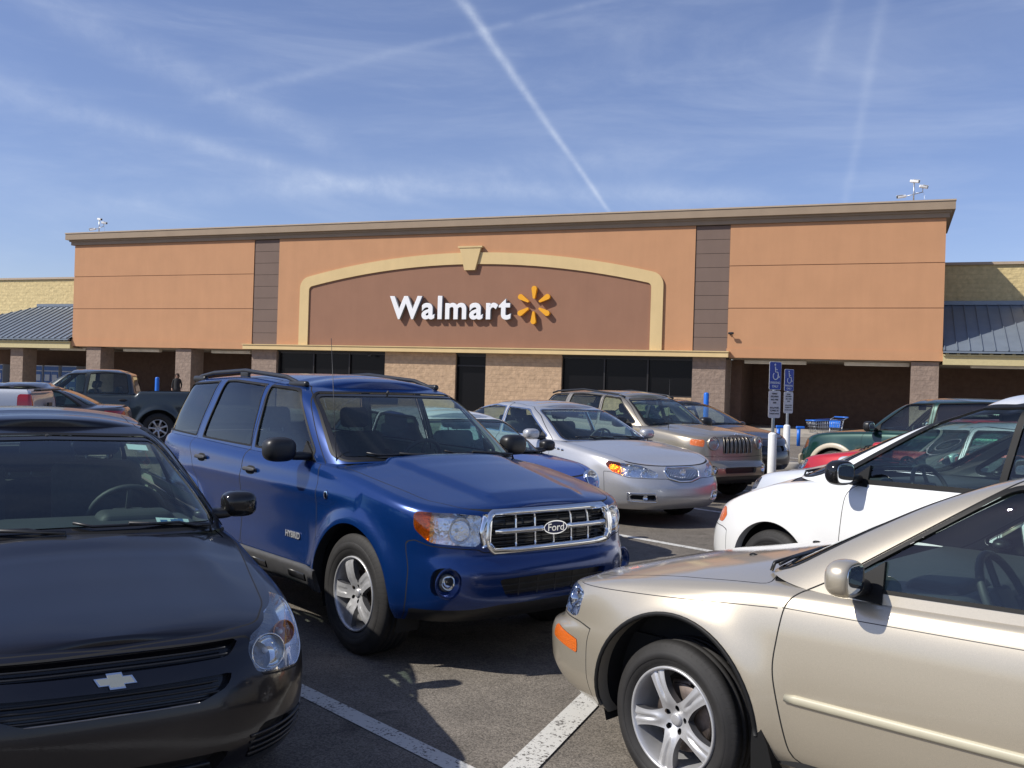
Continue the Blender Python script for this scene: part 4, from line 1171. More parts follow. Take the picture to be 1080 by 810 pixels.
# ground floor under the ledge
part('ground_wall', lambda m: m.box(20.5, 24.4, .06, .6, 0, 3.195), M['stone']); part('ground_wall', lambda m: m.box(26.0, 29.85, .06, .6, 0, 3.195), M['stone'])
part('ground_wall', lambda m: (m.box(14.1, 20.5, .06, .6, 0, 1.35)), M['stone']); part('ground_wall', lambda m: (m.box(29.85, 35.95, .06, .6, 0, 1.38)), M['stone'])
part('column', lambda m: m.box(12.5, 14.05, .02, 1.6, 0, 3.195), M['stone_col']); part('column', lambda m: m.box(35.97, 37.42, .02, 1.6, 0, 3.195), M['stone_col'])
def window(u0, u1, z0, z1, n, nm='window'):
    w = part(nm, lambda m: m.box(u0, u1, .30, .36, z0, z1), M['win'])
    f = MB()
    for k in range(n + 1):
        u = u0 + (u1 - u0) * k / n; f.box(u - .035, u + .035, .20, .299, z0, z1)
    f.box(u0, u1, .215, .298, z0, z0 + .07); f.box(u0, u1, .215, .298, z1 - .09, z1); f.build('window_frame', M['mull'], w); return w
window(14.1, 20.5, 1.35, 3.12, 3); window(29.85, 35.95, 1.38, 3.12, 3)
d_ = window(24.4, 26.0, .15, 3.12, 1, 'door'); f_ = MB(); f_.box(24.4, 26.0, .2, .299, 2.55, 2.62); f_.build('door_transom', M['mull'], d_)
part('lintel', lambda m: m.box(12.47, 37.47, .10, .6, 3.121, 3.199), M['mull'])
# arcades
for q in ((.02, 12.46), (37.48, UW - .02)): part('soffit', lambda m: m.box(*q, .51, 5.7, 3.16, 3.24), M['soffit'])
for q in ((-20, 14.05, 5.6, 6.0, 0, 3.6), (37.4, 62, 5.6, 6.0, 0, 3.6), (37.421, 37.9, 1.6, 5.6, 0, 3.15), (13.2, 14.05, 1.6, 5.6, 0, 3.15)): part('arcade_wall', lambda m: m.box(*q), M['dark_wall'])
for u0 in (1.0, 7.39, 44.94): part('column', lambda m: m.box(u0, u0 + 1.05, .10, 1.15, 0, 3.158), M['stone_col'])
for u0 in (-5.0, -13.0, 52.6): part('column', lambda m: m.box(u0, u0 + 1.0, .20, 1.2, 0, 3.05), M['stone_col'])
for u0 in (4.2, 10.2): part('wall_pier', lambda m: m.box(u0, u0 + .5, 5.35, 5.59, 0, 3.15), M['stone_col'])
for u0, u1 in ((3.0, 5.6), (9.2, 11.8), (38.1, 40.75), (42.3, 44.9), (-2.6, .2), (47.2, 49.8)):
    part('light_fixture', lambda m: (m.sbox(((u0 + u1) / 2, .95, 3.06), (u1 - u0, .28, .17), .04)), M['fixture'])
# wings
def wing(u0, u1, hip):
    part('wing_wall', lambda m: m.box(u0, u1, 4.2, 5.0, 3.6, 7.62), M['stone_y']); part('wing_coping', lambda m: m.box(u0, u1, 4.1, 5.05, 7.621, 7.74), M['cornice_top'])
    e0, e1 = (3.62, -.25), (5.88, 4.15); ue = u0
    def roof(m):
        if hip:
            ur = -7.1; ul = -14.2
            m.add([(ul, e0[1], e0[0]), (u1, e0[1], e0[0]), (u1, e1[1], e1[0]), (ur, e1[1], e1[0])], [(0, 1, 2, 3)])
            m.add([(ul, e0[1], e0[0]), (ur, e1[1], e1[0]), (ul, e1[1] + 3, e0[0])], [(0, 1, 2)])
            m.add([(ul, e0[1], e0[0] - .04), (u1, e0[1], e0[0] - .04), (u1, e1[1], e0[0] - .04), (ul, e1[1], e0[0] - .04)], [(3, 2, 1, 0)])
        else:
            m.add([(u0, e0[1], e0[0]), (u1, e0[1], e0[0]), (u1, e1[1], e1[0]), (u0, e1[1], e1[0])], [(0, 1, 2, 3)])
            m.add([(u0, e0[1], e0[0] - .04), (u1, e0[1], e0[0] - .04), (u1, e1[1], e0[0] - .04), (u0, e1[1], e0[0] - .04)], [(3, 2, 1, 0)])
    part('metal_roof', roof, M['seam'])
    def seams(m):
        k = 0; u = (-14.0 if hip else u0 + .05)
        while u < u1 - .05:
            f = 1.0
            if hip and u < -7.1: f = (u + 14.2) / 7.1
            if f > .05:
                p0 = Vector((u, e0[1], e0[0])); p1 = Vector((u, e0[1] + (e1[1] - e0[1]) * f, e0[0] + (e1[0] - e0[0]) * f)); h = .055; w = .018; up = Vector((0, -.47, .88)) * h
                m.add([p0 + Vector((-w, 0, 0)), p0 + Vector((w, 0, 0)), p1 + Vector((w, 0, 0)), p1 + Vector((-w, 0, 0)), p0 + Vector((-w, 0, 0)) + up, p0 + Vector((w, 0, 0)) + up, p1 + Vector((w, 0, 0)) + up, p1 + Vector((-w, 0, 0)) + up], [(4, 5, 6, 7), (0, 4, 7, 3), (1, 2, 6, 5), (0, 1, 5, 4)])
            u += .46
    part('roof_seams', seams, M['seam'])
    ul = -14.2 if hip else u0
    part('roof_flashing', lambda m: m.box(-7.2 if hip else u0, u1, 4.0, 4.199, 5.84, 6.02), M['seam'])
    part('fascia', lambda m: (m.box(ul, u1, -.14, .12, 3.06, 3.42)), M['yfascia']); part('fascia_cap', lambda m: m.box(ul, u1, -.22, .14, 3.421, 3.475), M['yfascia'])
    part('gutter', lambda m: m.box(ul, u1, -.30, -.14, 3.53, 3.60), M['seam'])
    def dent(m):
        u = ul + .1
        while u < u1 - .15: m.box(u, u + .12, -.16, .1, 3.476, 3.56); u += .40
    part('fascia_blocks', dent, M['yfascia'])
    part('wing_soffit', lambda m: m.box(ul, u1, .121, 5.5, 3.08, 3.14), M['soffit'])
wing(-40, -.02, True); wing(UW + .02, 62, False)
# side shadow casters: the wing parapet continues behind
# ------------------------------------------------------------------ sidewalk
m = MB(); m.box(-60, 80, -3.2, 5.58, -.2, .14); m.v = [tuple(FM @ Vector(v)) for v in m.v]; tag(m.build('sidewalk', M['concrete']), kind='structure')
m = MB(); m.box(-60, 80, -9.5, -3.2, -.1, .012); m.v = [tuple(FM @ Vector(v)) for v in m.v]; tag(m.build('fire_lane_road', simple('worn_asphalt_light', (.20, .18, .15), .9, var=.2, vscale=1.2, bump=.2, bscale=100)), kind='structure')
# ------------------------------------------------------------------ cooler cabinets against the wall
M['cab_white'] = simple('cabinet_white', (.55, .60, .68), .4); M['cab_blue'] = simple('cabinet_blue', (.03, .13, .42), .4)
def cabinet(u, lab):
    r = empty('ice_cabinet', fp(u, 4.7, .14), FA); tag(r, lab, 'cabinet', 'blue and white cabinets under the left arcade')
    m = MB(); m.box(-.62, .62, -.4, .4, 0, 1.95, bev=.03); m.build('cabinet_body', M['cab_white'], r)
    for sx in (-.31, .31):
        m = MB(); m.box(sx - .28, sx + .28, -.43, -.401, .25, 1.55); d = m.build('door', M['cab_blue'], r)
        m = MB(); m.box(sx - .20, sx + .20, -.44, -.431, .95, 1.35); m.build('label_panel', M['cab_white'], d); m = MB(); m.box(sx - .2, sx + .2, -.44, -.431, .4, .6); m.build('label_panel', M['cab_white'], d)
    m = MB(); m.box(-.60, .60, -.42, -.401, 1.62, 1.88); m.build('header', M['cab_blue'], r)
for k, lab in enumerate(('blue and white cabinet under the left arcade, leftmost at the photo edge', 'blue and white cabinet just right of the leftmost stone column', 'blue and white cabinet in the middle of three left of the slate pickup', 'blue and white cabinet closest to the slate pickup cab')):
    cabinet((-10.95, -7.5, -6.1, -4.6)[k], lab)
# ------------------------------------------------------------------ small things
def bollard(name, loc, h, r, mat, lab, grp, cap=True):
    m = MB(); m.lathe([(r, 0), (r, h - r * .5), (r * .85, h - r * .2), (r * .5, h), (0, h + .005)], 20); o = m.build(name, mat); o.location = loc; return tag(o, lab, 'bollard', grp)
def at_uo(u, o, z=0): return fp(u, o, z)
bollard('bollard', at_uo(7.68, -1.6, .14), 1.42, .11, M['blue_paint'], 'tall blue bollard under the left end of the store, beside the person in black', 'tall blue bollards in front of the store')
bollard('bollard', at_uo(36.91, -1.6, .14), 1.50, .11, M['blue_paint'], 'tall blue bollard seen above the midnight dark sedan', 'tall blue bollards in front of the store')
def sign_post(x, y, lab, bl):
    bollard('bollard', (x, y, 0), .97, .075, M['white_paint'], bl, 'white bollards carrying the parking signs')
    rz = R(32)
    s = empty('parking_sign', (x, y, .97), rz); tag(s, lab, 'sign', 'accessible parking signs on the white bollards')
    m = MB(); m.box(-.025, .025, -.015, .015, -.05, 1.24); m.build('post', M['steel'], s)
    m = MB(); m.prism(rpoly([(-.15, .76), (.15, .76), (.15, 1.26), (-.15, 1.26)], .03), -.022, -.019, 'y'); m.build('sign_border', M['white_paint'], s)
    m = MB(); m.prism(rpoly([(-.142, .768), (.142, .768), (.142, 1.252), (-.142, 1.252)], .025), -.0245, -.0225, 'y'); bp_ = m.build('blue_plate', M['sign_blue'], s)
    m = MB(); m.prism(rpoly([(-.15, .26), (.15, .26), (.15, .745), (-.15, .745)], .04), -.022, -.019, 'y'); wp = m.build('notice_plate', M['notice'], s)
    y0 = -.027
    m = MB()                                         # wheelchair symbol
    m.tube([(.0 + .062 * math.cos(a), y0, 1.005 + .062 * math.sin(a)) for a in [R(-250 + 250 * k / 16 + 20) for k in range(17)]], .0095, 6)
    m.tube([(-.012, y0, 1.175), (-.004, y0, 1.08), (.052, y0, 1.075), (.078, y0, .985), (.10, y0, .992)], .0115, 6)
    m.tube([(-.004, y0, 1.125), (.045, y0, 1.12)], .008, 6)
    m.ellipsoid((-.014, y0, 1.205), (.02, .008, .02), nu=12, nv=8); m.build('wheelchair_symbol', M['white_paint'], s)
    for i, (t_, z_) in enumerate((('PARKING', .885), ('ONLY', .82))):
        o = text('plate_lettering', t_, .058, (0, y0 + .001, z_), (R(90), 0, 0), .001, M['white_paint'], s, off=.001)
    for i, (t_, z_) in enumerate((('PERMIT', .69), ('REQUIRED', .64), ('MAX FINE', .585), ('$200', .53), ('VIOLATORS', .44), ('TOWED AT', .39), ("OWNER'S EXPENSE", .335))):
        o = text('plate_lettering', t_, .042 if len(t_) < 12 else .028, (0, y0 + .002, z_), (R(90), 0, 0), .0008, M['ink'], s, off=.0006)
M['sign_blue'] = simple('sign_blue', (.012, .045, .33), .35); M['notice'] = simple('notice_plate', (.66, .62, .62), .5, 0, var=.06); M['ink'] = simple('sign_ink', (.05, .05, .05), .6)
sign_post(4.66, 17.2, 'nearer and larger blue wheelchair parking sign with grey notice below', 'nearer white bollard with a parking sign post on it')
sign_post(6.27, 21.96, 'farther and smaller blue wheelchair parking sign with grey notice below', 'farther white bollard with a parking sign post, left of the shopping cart')
m = MB(); m.lathe([(.34, 0), (.34, .10), (.30, .13), (0, .13)], 24); o = m.build('bollard_footing', M['concrete']); o.location = (6.27, 21.96, 0); tag(o, 'low round concrete footing around the farther white bollard', 'concrete footing')
# low blue rails
for x, y, lab in ((8.75, 31.6, 'low blue post with a short top bar, left one of the pair behind the signs'), (9.35, 31.4, 'low blue post with a short top bar, right one of the pair behind the signs')):
    m = MB(); m.tube([(0, 0, 0), (0, 0, .60)], .06, 10); m.sbox((.05, 0, .60), (.26, .13, .08), .02); o = m.build('low_post', M['blue_paint']); o.location = (x, y, 0); tag(o, lab, 'post', 'low blue posts')
# shopping cart
def cart(loc, rz):
    r = empty('shopping_cart', loc, rz); tag(r, 'blue and grey shopping cart left standing ahead of the dark green utility vehicle', 'shopping cart')
    st = M['steel']; bl = M['blue_paint']
    b0 = [(-.36, -.20, .52), (.40, -.16, .60), (.40, .16, .60), (-.36, .20, .52)]; b1 = [(-.44, -.27, .98), (.50, -.20, .93), (.50, .20, .93), (-.44, .27, .98)]
    m = MB(); L_ = lambda a, b, t: tuple(a[i] + (b[i] - a[i]) * t for i in range(3))
    for i in range(4):
        j = (i + 1) % 4; n = 12 if i % 2 == 0 else 7
        for k in range(n + 1): m.tube([L_(b0[i], b0[j], k / n), L_(b1[i], b1[j], k / n)], .0045, 4)
        for k in range(5): m.tube([L_(b0[i], b1[i], k / 4), L_(b0[j], b1[j], k / 4)], .005, 4)
    for k in range(9): m.tube([L_(b0[0], b0[1], k / 8), L_(b0[3], b0[2], k / 8)], .0045, 4)
    m.build('basket', st, r)
    m = MB()
    for s in (-1, 1):
        m.tube([(-.62, s * .26, 1.05), (-.46, s * .26, .98), (-.40, s * .22, .52), (-.30, s * .24, .22), (.42, s * .2, .14)], .014, 8)
    m.build('frame', st, r)
    m = MB(); m.tube([(-.62, -.27, 1.05), (-.62, .27, 1.05)], .022, 10); m.build('handle', bl, r)
    m = MB(); m.box(-.42, -.36, -.22, .22, .74, .95, bev=.02); m.build('child_seat', bl, r)
    m = MB(); 
    for s in (-1, 1): m.tube([(-.44, s * .272, .99), (.50, s * .205, .94)], .010, 8)
    m.tube([(.505, -.2, .94), (.505, .2, .94)], .02, 8); m.build('bumper_trim', bl, r)
    for x, y in ((-.30, .22), (-.30, -.22), (.42, .18), (.42, -.18)):
        m = MB(); m.lathe([(.02, -.016), (.062, -.016), (.062, .016), (.02, .016)], 16, 'y', c=(x, y, .062)); m.box(x - .012, x + .012, y - .022, y + .022, .06, .17); m.build('wheel', M['rubber'], r)
cart((8.95, 27.6, 0), R(205))
# roof cameras
def cammast(u, lab, h=.78):
    r = empty('camera_mast', fp(u, .3, 9.72), FA); tag(r, lab, 'security camera', 'camera masts on the store roof')
    m = MB(); m.tube([(0, 0, 0), (0, 0, h)], .028, 8); m.tube([(-.42, 0, h * .32), (.34, 0, h * .52)], .018, 6); m.tube([(.34, 0, h * .52), (.34, 0, h * .75)], .016, 6); m.tube([(0, 0, h * .5), (.38, -.0, h * .5), (.42, 0, h * .18), (.3, 0, .06)], .007, 5); m.build('pole', M['steel'], r)
    for (x, z, a, s) in ((.02, h + .05, -14, 1.0), (.36, h * .78, 14, .9), (-.46, h * .34, 200, 1.0)):
        mx = Matrix.Translation((x, 0, z)) @ Matrix.Rotation(R(a), 4, 'Z') @ Matrix.Rotation(R(10), 4, 'Y')
        m = MB(); m.sbox((0, 0, 0), (.36 * s, .12, .11), .03, mx=mx); m.box(.17 * s, .20 * s, -.05, .05, -.045, .045, 1, mx=mx); m.box(-.05, .21 * s, -.07, .07, .06, .07, 0, mx=mx); m.build('camera', [M['white_paint'], M['gloss_black']], r)
cammast(1.45, 'camera mast on the left end of the roof edge'); cammast(44.85, 'camera mast on the right end of the roof edge', .85)
r = empty('security_camera', fp(37.60, -.06, 4.22), FA); tag(r, 'small dark camera on the orange wall, right of the right grey pilaster', 'security camera')
m = MB(); m.box(-.03, .03, 0, .06, -.04, .04, 0); m.tube([(0, 0, 0), (0, -.12, .02)], .015, 6); m.sbox((.05, -.16, .03), (.24, .10, .10), .03); m.build('camera_body', M['black'], r)
r = empty('security_camera', fp(19.6, -.02, 2.98), FA); tag(r, 'small dark camera under the cream ledge, above the tan stone wall', 'security camera')
m = MB(); m.tube([(0, .06, .1), (0, -.04, .05)], .02, 6); m.sbox((.12, -.08, 0), (.2, .1, .09), .03); m.build('camera_body', M['black'], r)
LIN = lambda pts, n=6: pts
# =============================================================== dark sedan, front left
def cobalt_extra(c):
    B = c.B
    m = MB()
    for z in (.695, .675, .655):                       # slats of the upper slot
        front_strip(m, c, [(-.43, z), (.43, z)], .007, .004, n=20)
    for z in (.578, .560, .543, .527):
        front_strip(m, c, [(-.37 , z), (.37, z)], .008, .004, n=20)
    m.v = [tuple(Vector(v) - Vector((.014, 0, 0))) for v in m.v]
    m.build('grille_slats', M['black'], c.root)
    m = MB()
    front_strip(m, c, [(-.29, .520), (.29, .520)], .005, .003, n=20)  # added strip, paints the faint highlight along the lower grille's bottom edge
    m.build('grille_glint', M['alloy_dark'], c.root)
    # bow-tie emblem
    p, n = B.at_sz(0, .622)
    m = MB(); w, h, k = .068, .018, .015
    pts = [(-w, -h * .75), (-w + k, h * .75), (-.024, h * .75), (-.020, h * 1.5), (.030, h * 1.5), (.026, h * .75), (w, h * .75), (w - k, -h * .75), (.022, -h * .75), (.018, -h * 1.5), (-.032, -h * 1.5), (-.028, -h * .75)]
    m.prism([(-a, b) for a, b in pts], 0, .012, 'x'); m.prism([(-a * .88, b * .76) for a, b in pts], .012, .015, 'x', 1)
    mx = Matrix.Translation(p + n * .004) @ Matrix.Rotation(-math.asin(n.z), 4, 'Y'); m.v = [tuple(mx @ Vector(v)) for v in m.v]
    m.build('emblem', [M['chrome'], M['emblem_gold']], c.root)
    for sd in (-1, 1):                                # slats of the outer slot
        m = MB()
        for z in (.295, .318, .341, .364): front_strip(m, c, [(sd * .50, z - .004), (sd * .86, z + .004)], .011, .006, n=12)
        m.build('bumper_slats', M['black'], c.root)
    m = MB()
    for z in (.26, .30): front_strip(m, c, [(-.34, z), (.34, z)], .011, .006, n=16)
    m.build('bumper_slats', M['black'], c.root)
    # stickers inside the windscreen
    def on_ws(y, v): 
        q = c.C.P; d = np.abs(q.uv[:, 1] - v) + np.abs(q.pos[:, 1] - abs(y)) + (q.uv[:, 3] != 0) * 9; i = int(np.argmin(d)); s = 1 if y > 0 else -1
        return Vector((q.pos[i, 0], s * q.pos[i, 1], q.pos[i, 2])), Vector((q.nrm[i, 0], s * q.nrm[i, 1], q.nrm[i, 2]))
    for (y, v, w, h, mt) in ((.46, .10, .075, .03, M['sticker_white']), (.415, .10, .016, .02, M['sticker_blue']), (.445, .10, .010, .02, M['sticker_blue']), (.475, .10, .014, .02, M['sticker_blue']), (.505, .10, .016, .02, M['sticker_blue']), (.42, .80, .05, .035, M['sticker_white'])):
        p, n = on_ws(y, v); t = Vector((0, 1, 0)); t = (t - n * t.dot(n)).normalized(); u = n.cross(t)
        k = -.008 if mt is M['sticker_white'] else -.0065; m = MB(); q = [p + n * k + t * (a * w) + u * (b * h) for a, b in ((-1, -1), (1, -1), (1, 1), (-1, 1))]
        m.add([x for x in q] + [x - n * .0006 for x in q], [(0, 1, 2, 3), (7, 6, 5, 4)]); m.build('windscreen_sticker', mt, c.root)
M['turn_refl'] = simple('turn_reflector', (.62, .30, .14), .22, .9)
M['lamp_dark'] = simple('lamp_bezel', (.24, .25, .27), .3, .9, bump=.6, bscale=40)
M['emblem_gold'] = simple('emblem_bright', (.80, .72, .50), .28, .8)
M['pt_navy'] = paint('paint_dark_navy', (.0022, .0025, .007), .3, .30, inner=(.33, .36, .31), dirt=.10, coat=.55)
cobalt = auto(dict(name='parked_sedan', label='dark navy sedan with bow-tie emblem, nearest car on the left', cat='car', group='cars parked in the lot',
    loc=(-1.768, 3.985), yaw=-1.01, lod=1.25, paint=M['pt_navy'], FO=.935, RO=1.02, wb=2.624, W=.842, cabin_in=.055, zb=.20, zfront=.735, belt_f=.93, belt_r=.985, zdeck=1.04,
    x_cowl=-.20, x_head=-1.12, x_roofend=-2.35, x_back=-3.05, z_head=1.365, z_roof=1.45, z_end=1.37, z_cowl=.955, tumble=.215, nf=3.3,
    tyre=(.316, .215, .195, 'star5'), arch_r=.365, cnf=5,
    zc=[(.935, .722), (.8, .756), (.6, .796), (.3, .850), (0, .905), (-.2, .952), (-3.05, 1.05), (-3.64, 1.03)],
    zrim=[(.935, .722), (.6, .750), (.3, .788), (0, .832), (-.45, .905), (-1.5, .945), (-2.6, .985), (-3.6, 1.02)], bins=[(0, .075), (.1, .03), (.3, .006), (.5, 0), (.75, .018), (.9, .050), (.97, .085), (1, .13)],
    bxf=[(0, .80), (.10, .885), (.28, .93), (.5, .935), (.62, .925), (.85, .875), (.95, .84), (1, .79)],
    hood=[(.815, 0), (.785, .35), (.70, .535), (.52, .615), (.2, .66), (-.02, .695), (-.30, .735), (-.22, .45), (-.14, 0)], hood_v=.96,
    bfeat_top=lambda x, y: .012 * np.exp(-((np.abs(y) - (.50 + .10 * np.clip(-x, 0, 1))) / .09) ** 2) * np.clip((.7 - x) / .6, 0, 1) ** 2 * (x > -.5),
    mirror=dict(loc=(-.68, .775, 1.0), size=(.072, .088, .066), mat=M['gloss_black']),  # mirror housing coloured black to stand for the shadow on it
    windows=std_windows([(-.62, .99), (-1.26, 1.345), (-2.1, 1.375), (-2.62, 1.26), (-2.98, 1.06), (-2.9, 1.03)], [(-1.72, -1.78, .035)], ws=((0, .05), (.90, .04), (.87, .90), (0, .92))),
    doors=[dict(poly=[(-.52, .30), (-.50, .9), (-.62, 1.0), (-1.24, 1.42), (-1.74, 1.42), (-1.76, .30)], handle=(-1.55, .86)), dict(poly=[(-1.765, .30), (-1.77, 1.42), (-2.45, 1.40), (-2.62, 1.0), (-2.35, .62), (-2.15, .30)], handle=(-2.42, .89))],
    regions=[dict(name='headlight', kind='lens', depth=.06, f=lambda S: F_sz([(.535, .578), (.515, .65), (.56, .698), (.80, .742), (1.07, .772), (1.06, .69), (.99, .585), (.80, .548)], .022), bowls=[(.655, .635, .064), (.845, .665, .045)], back=M['lamp_dark'], wall=M['chrome'], bowl2=M['turn_refl']),
             dict(name='grille', kind='recess', depth=.035, back=M['gloss_black'], f=lambda S: F_sz([(-.1, .642), (.43, .650), (.505, .700), (.3, .700), (-.1, .700)], .015)),
             dict(name='lower_grille', kind='recess', depth=.035, back=M['gloss_black'], f=lambda S: F_sz([(-.1, .515), (.30, .522), (.40, .556), (.435, .600), (-.1, .592)], .015)),
             dict(name='bumper_intake', kind='recess', depth=.05, back=M['black'], f=lambda S: F_sz([(-.1, .235), (.36, .24), (.42, .335), (-.1, .34)], .03)),
             dict(name='bumper_slot', kind='recess', depth=.05, back=M['black'], f=lambda S: F_sz([(.48, .27), (.86, .285), (.90, .375), (.55, .40)], .04)),
             dict(name='front_bumper', kind='panel', f=lambda S: F_sz([(-1, .0), (1.03, .0), (1.03, .30), (1.02, .60), (.98, .575), (.80, .540), (.56, .565), (.545, .70), (-1, .715)], .01)),
             dict(name='tail_light', kind='lamp', mat=M['red_lens'], f=lambda S: F_sz([(.48, .78), (.50, .95), (.95, .95), (1.0, .82)], .04, rear=S.S))],
    trunk=(-3.08, -3.55, .62),
    interior=dict(cowl=-.22, back=-3.2, belt=.98, mat=M['cabin_grey'], rear_x=-2.35), extra=cobalt_extra))

# =============================================================== blue utility vehicle
def escape_extra(c):
    B = c.B; m = MB(); ch = M['chrome']
    fr = [(-.475, .705), (.475, .705), (.515, .755), (.505, .895), (.48, .918), (-.48, .918), (-.505, .895), (-.515, .755)]
    front_strip(m, c, fr, .040, .022, closed=True, n=6)
    front_strip(m, c, [(-.47, .815), (-.09, .815)], .034, .022); front_strip(m, c, [(.09, .815), (.47, .815)], .034, .022)
    for s_ in (-.31, -.155, .155, .31): 
        front_strip(m, c, [(s_, .72), (s_, .905)], .010, .012)
    front_strip(m, c, [(0, .72), (0, .78)], .010, .012)
    # chrome end blocks
    for sd in (-1, 1): front_strip(m, c, [(sd * .525, .735), (sd * .545, .81), (sd * .52, .905)], .05, .018, n=5)
    m.build('grille_frame', ch, c.root)
    m = MB()
    for k in range(9): front_strip(m, c, [(-.48, .73 + k * .022), (.48, .73 + k * .022)], .006, .003, n=14)
    m.v = [tuple(Vector(v) - Vector((.02, 0, 0))) for v in m.v]; m.build('grille_slats', M['black'], c.root)
    p, n = B.at_sz(0, .815); mx = Matrix.Translation(p + n * .012) @ Matrix.Rotation(-math.asin(n.z), 4, 'Y')
    def ell(a, b, x0, x1, mb, mi):
        mb.prism([(a * math.cos(2 * math.pi * k / 36), b * math.sin(2 * math.pi * k / 36)) for k in range(36)], x0, x1, 'x', mi)
    m = MB(); ell(.094, .041, 0, .016, m, 0); ell(.086, .034, .016, .0185, m, 1); 
    m.v = [tuple(mx @ Vector(v)) for v in m.v]; em = m.build('emblem', [ch, M['badge_blue']], c.root)
    t = text('emblem_script', 'Ford', .062, mx @ Vector((.019, 0, -.001)), (R(90), 0, R(90)), .001, ch, c.root, off=.0004, sx=1.15)
    t.parent = em
    for sd in (1, -1):                               # fog lamps
        p, n = B.at_sz(sd * .785, .535); q = Vector((1, sd * .12, 0)).normalized()
        mx = Matrix.Translation(p - n * .03) @ q.to_track_quat('Z', 'Y').to_matrix().to_4x4()
        m = MB(); m.lathe([(.09, .028), (.084, .034), (.066, .012), (.055, .004), (.052, .0)], 32, mi=0); m.lathe([(.052, 0), (.050, -.002)], 32, mi=1); 
        m.lathe([(.05, .006), (.045, -.01), (.02, -.03), (.001, -.034)], 28, mi=2)
        m.v = [tuple(mx @ Vector(v)) for v in m.v]; f = m.build('fog_light', [c.sp['paint'], M['gap'], M['chrome']], c.root)
        g = MB(); g.lathe([(.05, .006), (.035, .014), (.001, .018)], 28); g.v = [tuple(mx @ Vector(v)) for v in g.v]; g.build('lens', M['lens'], f)
        m = MB()                                     # roof rack rails
        z = lambda x: c.C.top_at(x, .55).z
        y = .575
        xs = [-1.22, -1.36, -1.5, -2.2, -2.8, -3.05, -3.2]; zo = [-.01, .018, .034, .038, .034, .018, -.02]
        pts = [Vector((x, sd * y, c.C.top_at(x, y).z + o + .008)) for x, o in zip(xs, zo)]
        pts = [pts[0].lerp(pts[1], k / 3) for k in range(3)] + pts[1:]
        m.tube(pts, .017, 8)
        m.sbox((-1.31, sd * y, c.C.top_at(-1.31, y).z + .010), (.26, .045, .045), .02); m.sbox((-2.2, sd * y, c.C.top_at(-2.2, y).z + .015), (.14, .028, .05), .012); m.sbox((-3.08, sd * y, c.C.top_at(-3.08, y).z + .004), (.24, .045, .05), .02)
        m.build('roof_rail', M['black'], c.root)
        m = MB(); pts = [B.at_xz(-.38 + (-1.86) * k / 20, .375, sd) for k in range(21)]     # sill cladding
        strip(m, pts, .15, .022); m.build('sill_cladding', M['grey_plastic'], c.root)
        m = MB(); pts = [B.at_xz(-.46 - .11 * k, .375, sd) for k in range(17)]
        for k in (1, 6, 11): m = MB(); strip(m, [(p_ + n_ * .018, n_) for p_, n_ in pts[k:k + 3]], .05, .012); m.build('cladding_step', M['black'], c.root)
        p, n = B.at_xz(-.78, .615, sd)
        t = text('door_badge', 'HYBRID', .058, p + n * .006, (R(90), 0, R(180) if sd > 0 else 0), .002, M['alloy'], c.root, off=.0012)
        p, n = B.at_xz(-.33, .93, sd); m = MB(); m.ellipsoid(p + n * .003, (.022, .005, .026), 2.4, 16, 8); m.build('fender_badge', ch, c.root)
    m = MB()
    m.tube([(-.46, -.735, 1.10), (-.48, -.737, 1.2), (-.56, -.75, 1.93)], [.006, .0025, .0018], 6); m.build('antenna', M['black'], c.root)
    m = MB(); 
    for k in range(2): front_strip(m, c, [(-.46, .475 + .035 * k), (.46, .475 + .035 * k)], .006, .004, n=14)
    for s_ in (-.3, -.15, 0, .15, .3): front_strip(m, c, [(s_, .445), (s_, .545)], .008, .004)
    m.v = [tuple(Vector(v) - Vector((.016, 0, 0))) for v in m.v]; m.build('intake_slats', M['black'], c.root)
M['badge_blue'] = simple('badge_blue', (.003, .010, .07), .5)
M['pt_blue'] = paint('paint_vista_blue', (.0015, .030, .150), .42, .22, coat=.6, inner=(.30, .33, .29), dirt=.07)
def esc_side(x, y, z, v, zone):
    # shoulder crease and door scallop
    y = y + .012 * np.exp(-((z - .93) / .05) ** 2) * (zone == 1) - .014 * np.exp(-((z - .62) / .12) ** 2) * np.clip((np.minimum(-x - .42, x + 2.2)) / .15, 0, 1)
    return x, y, z
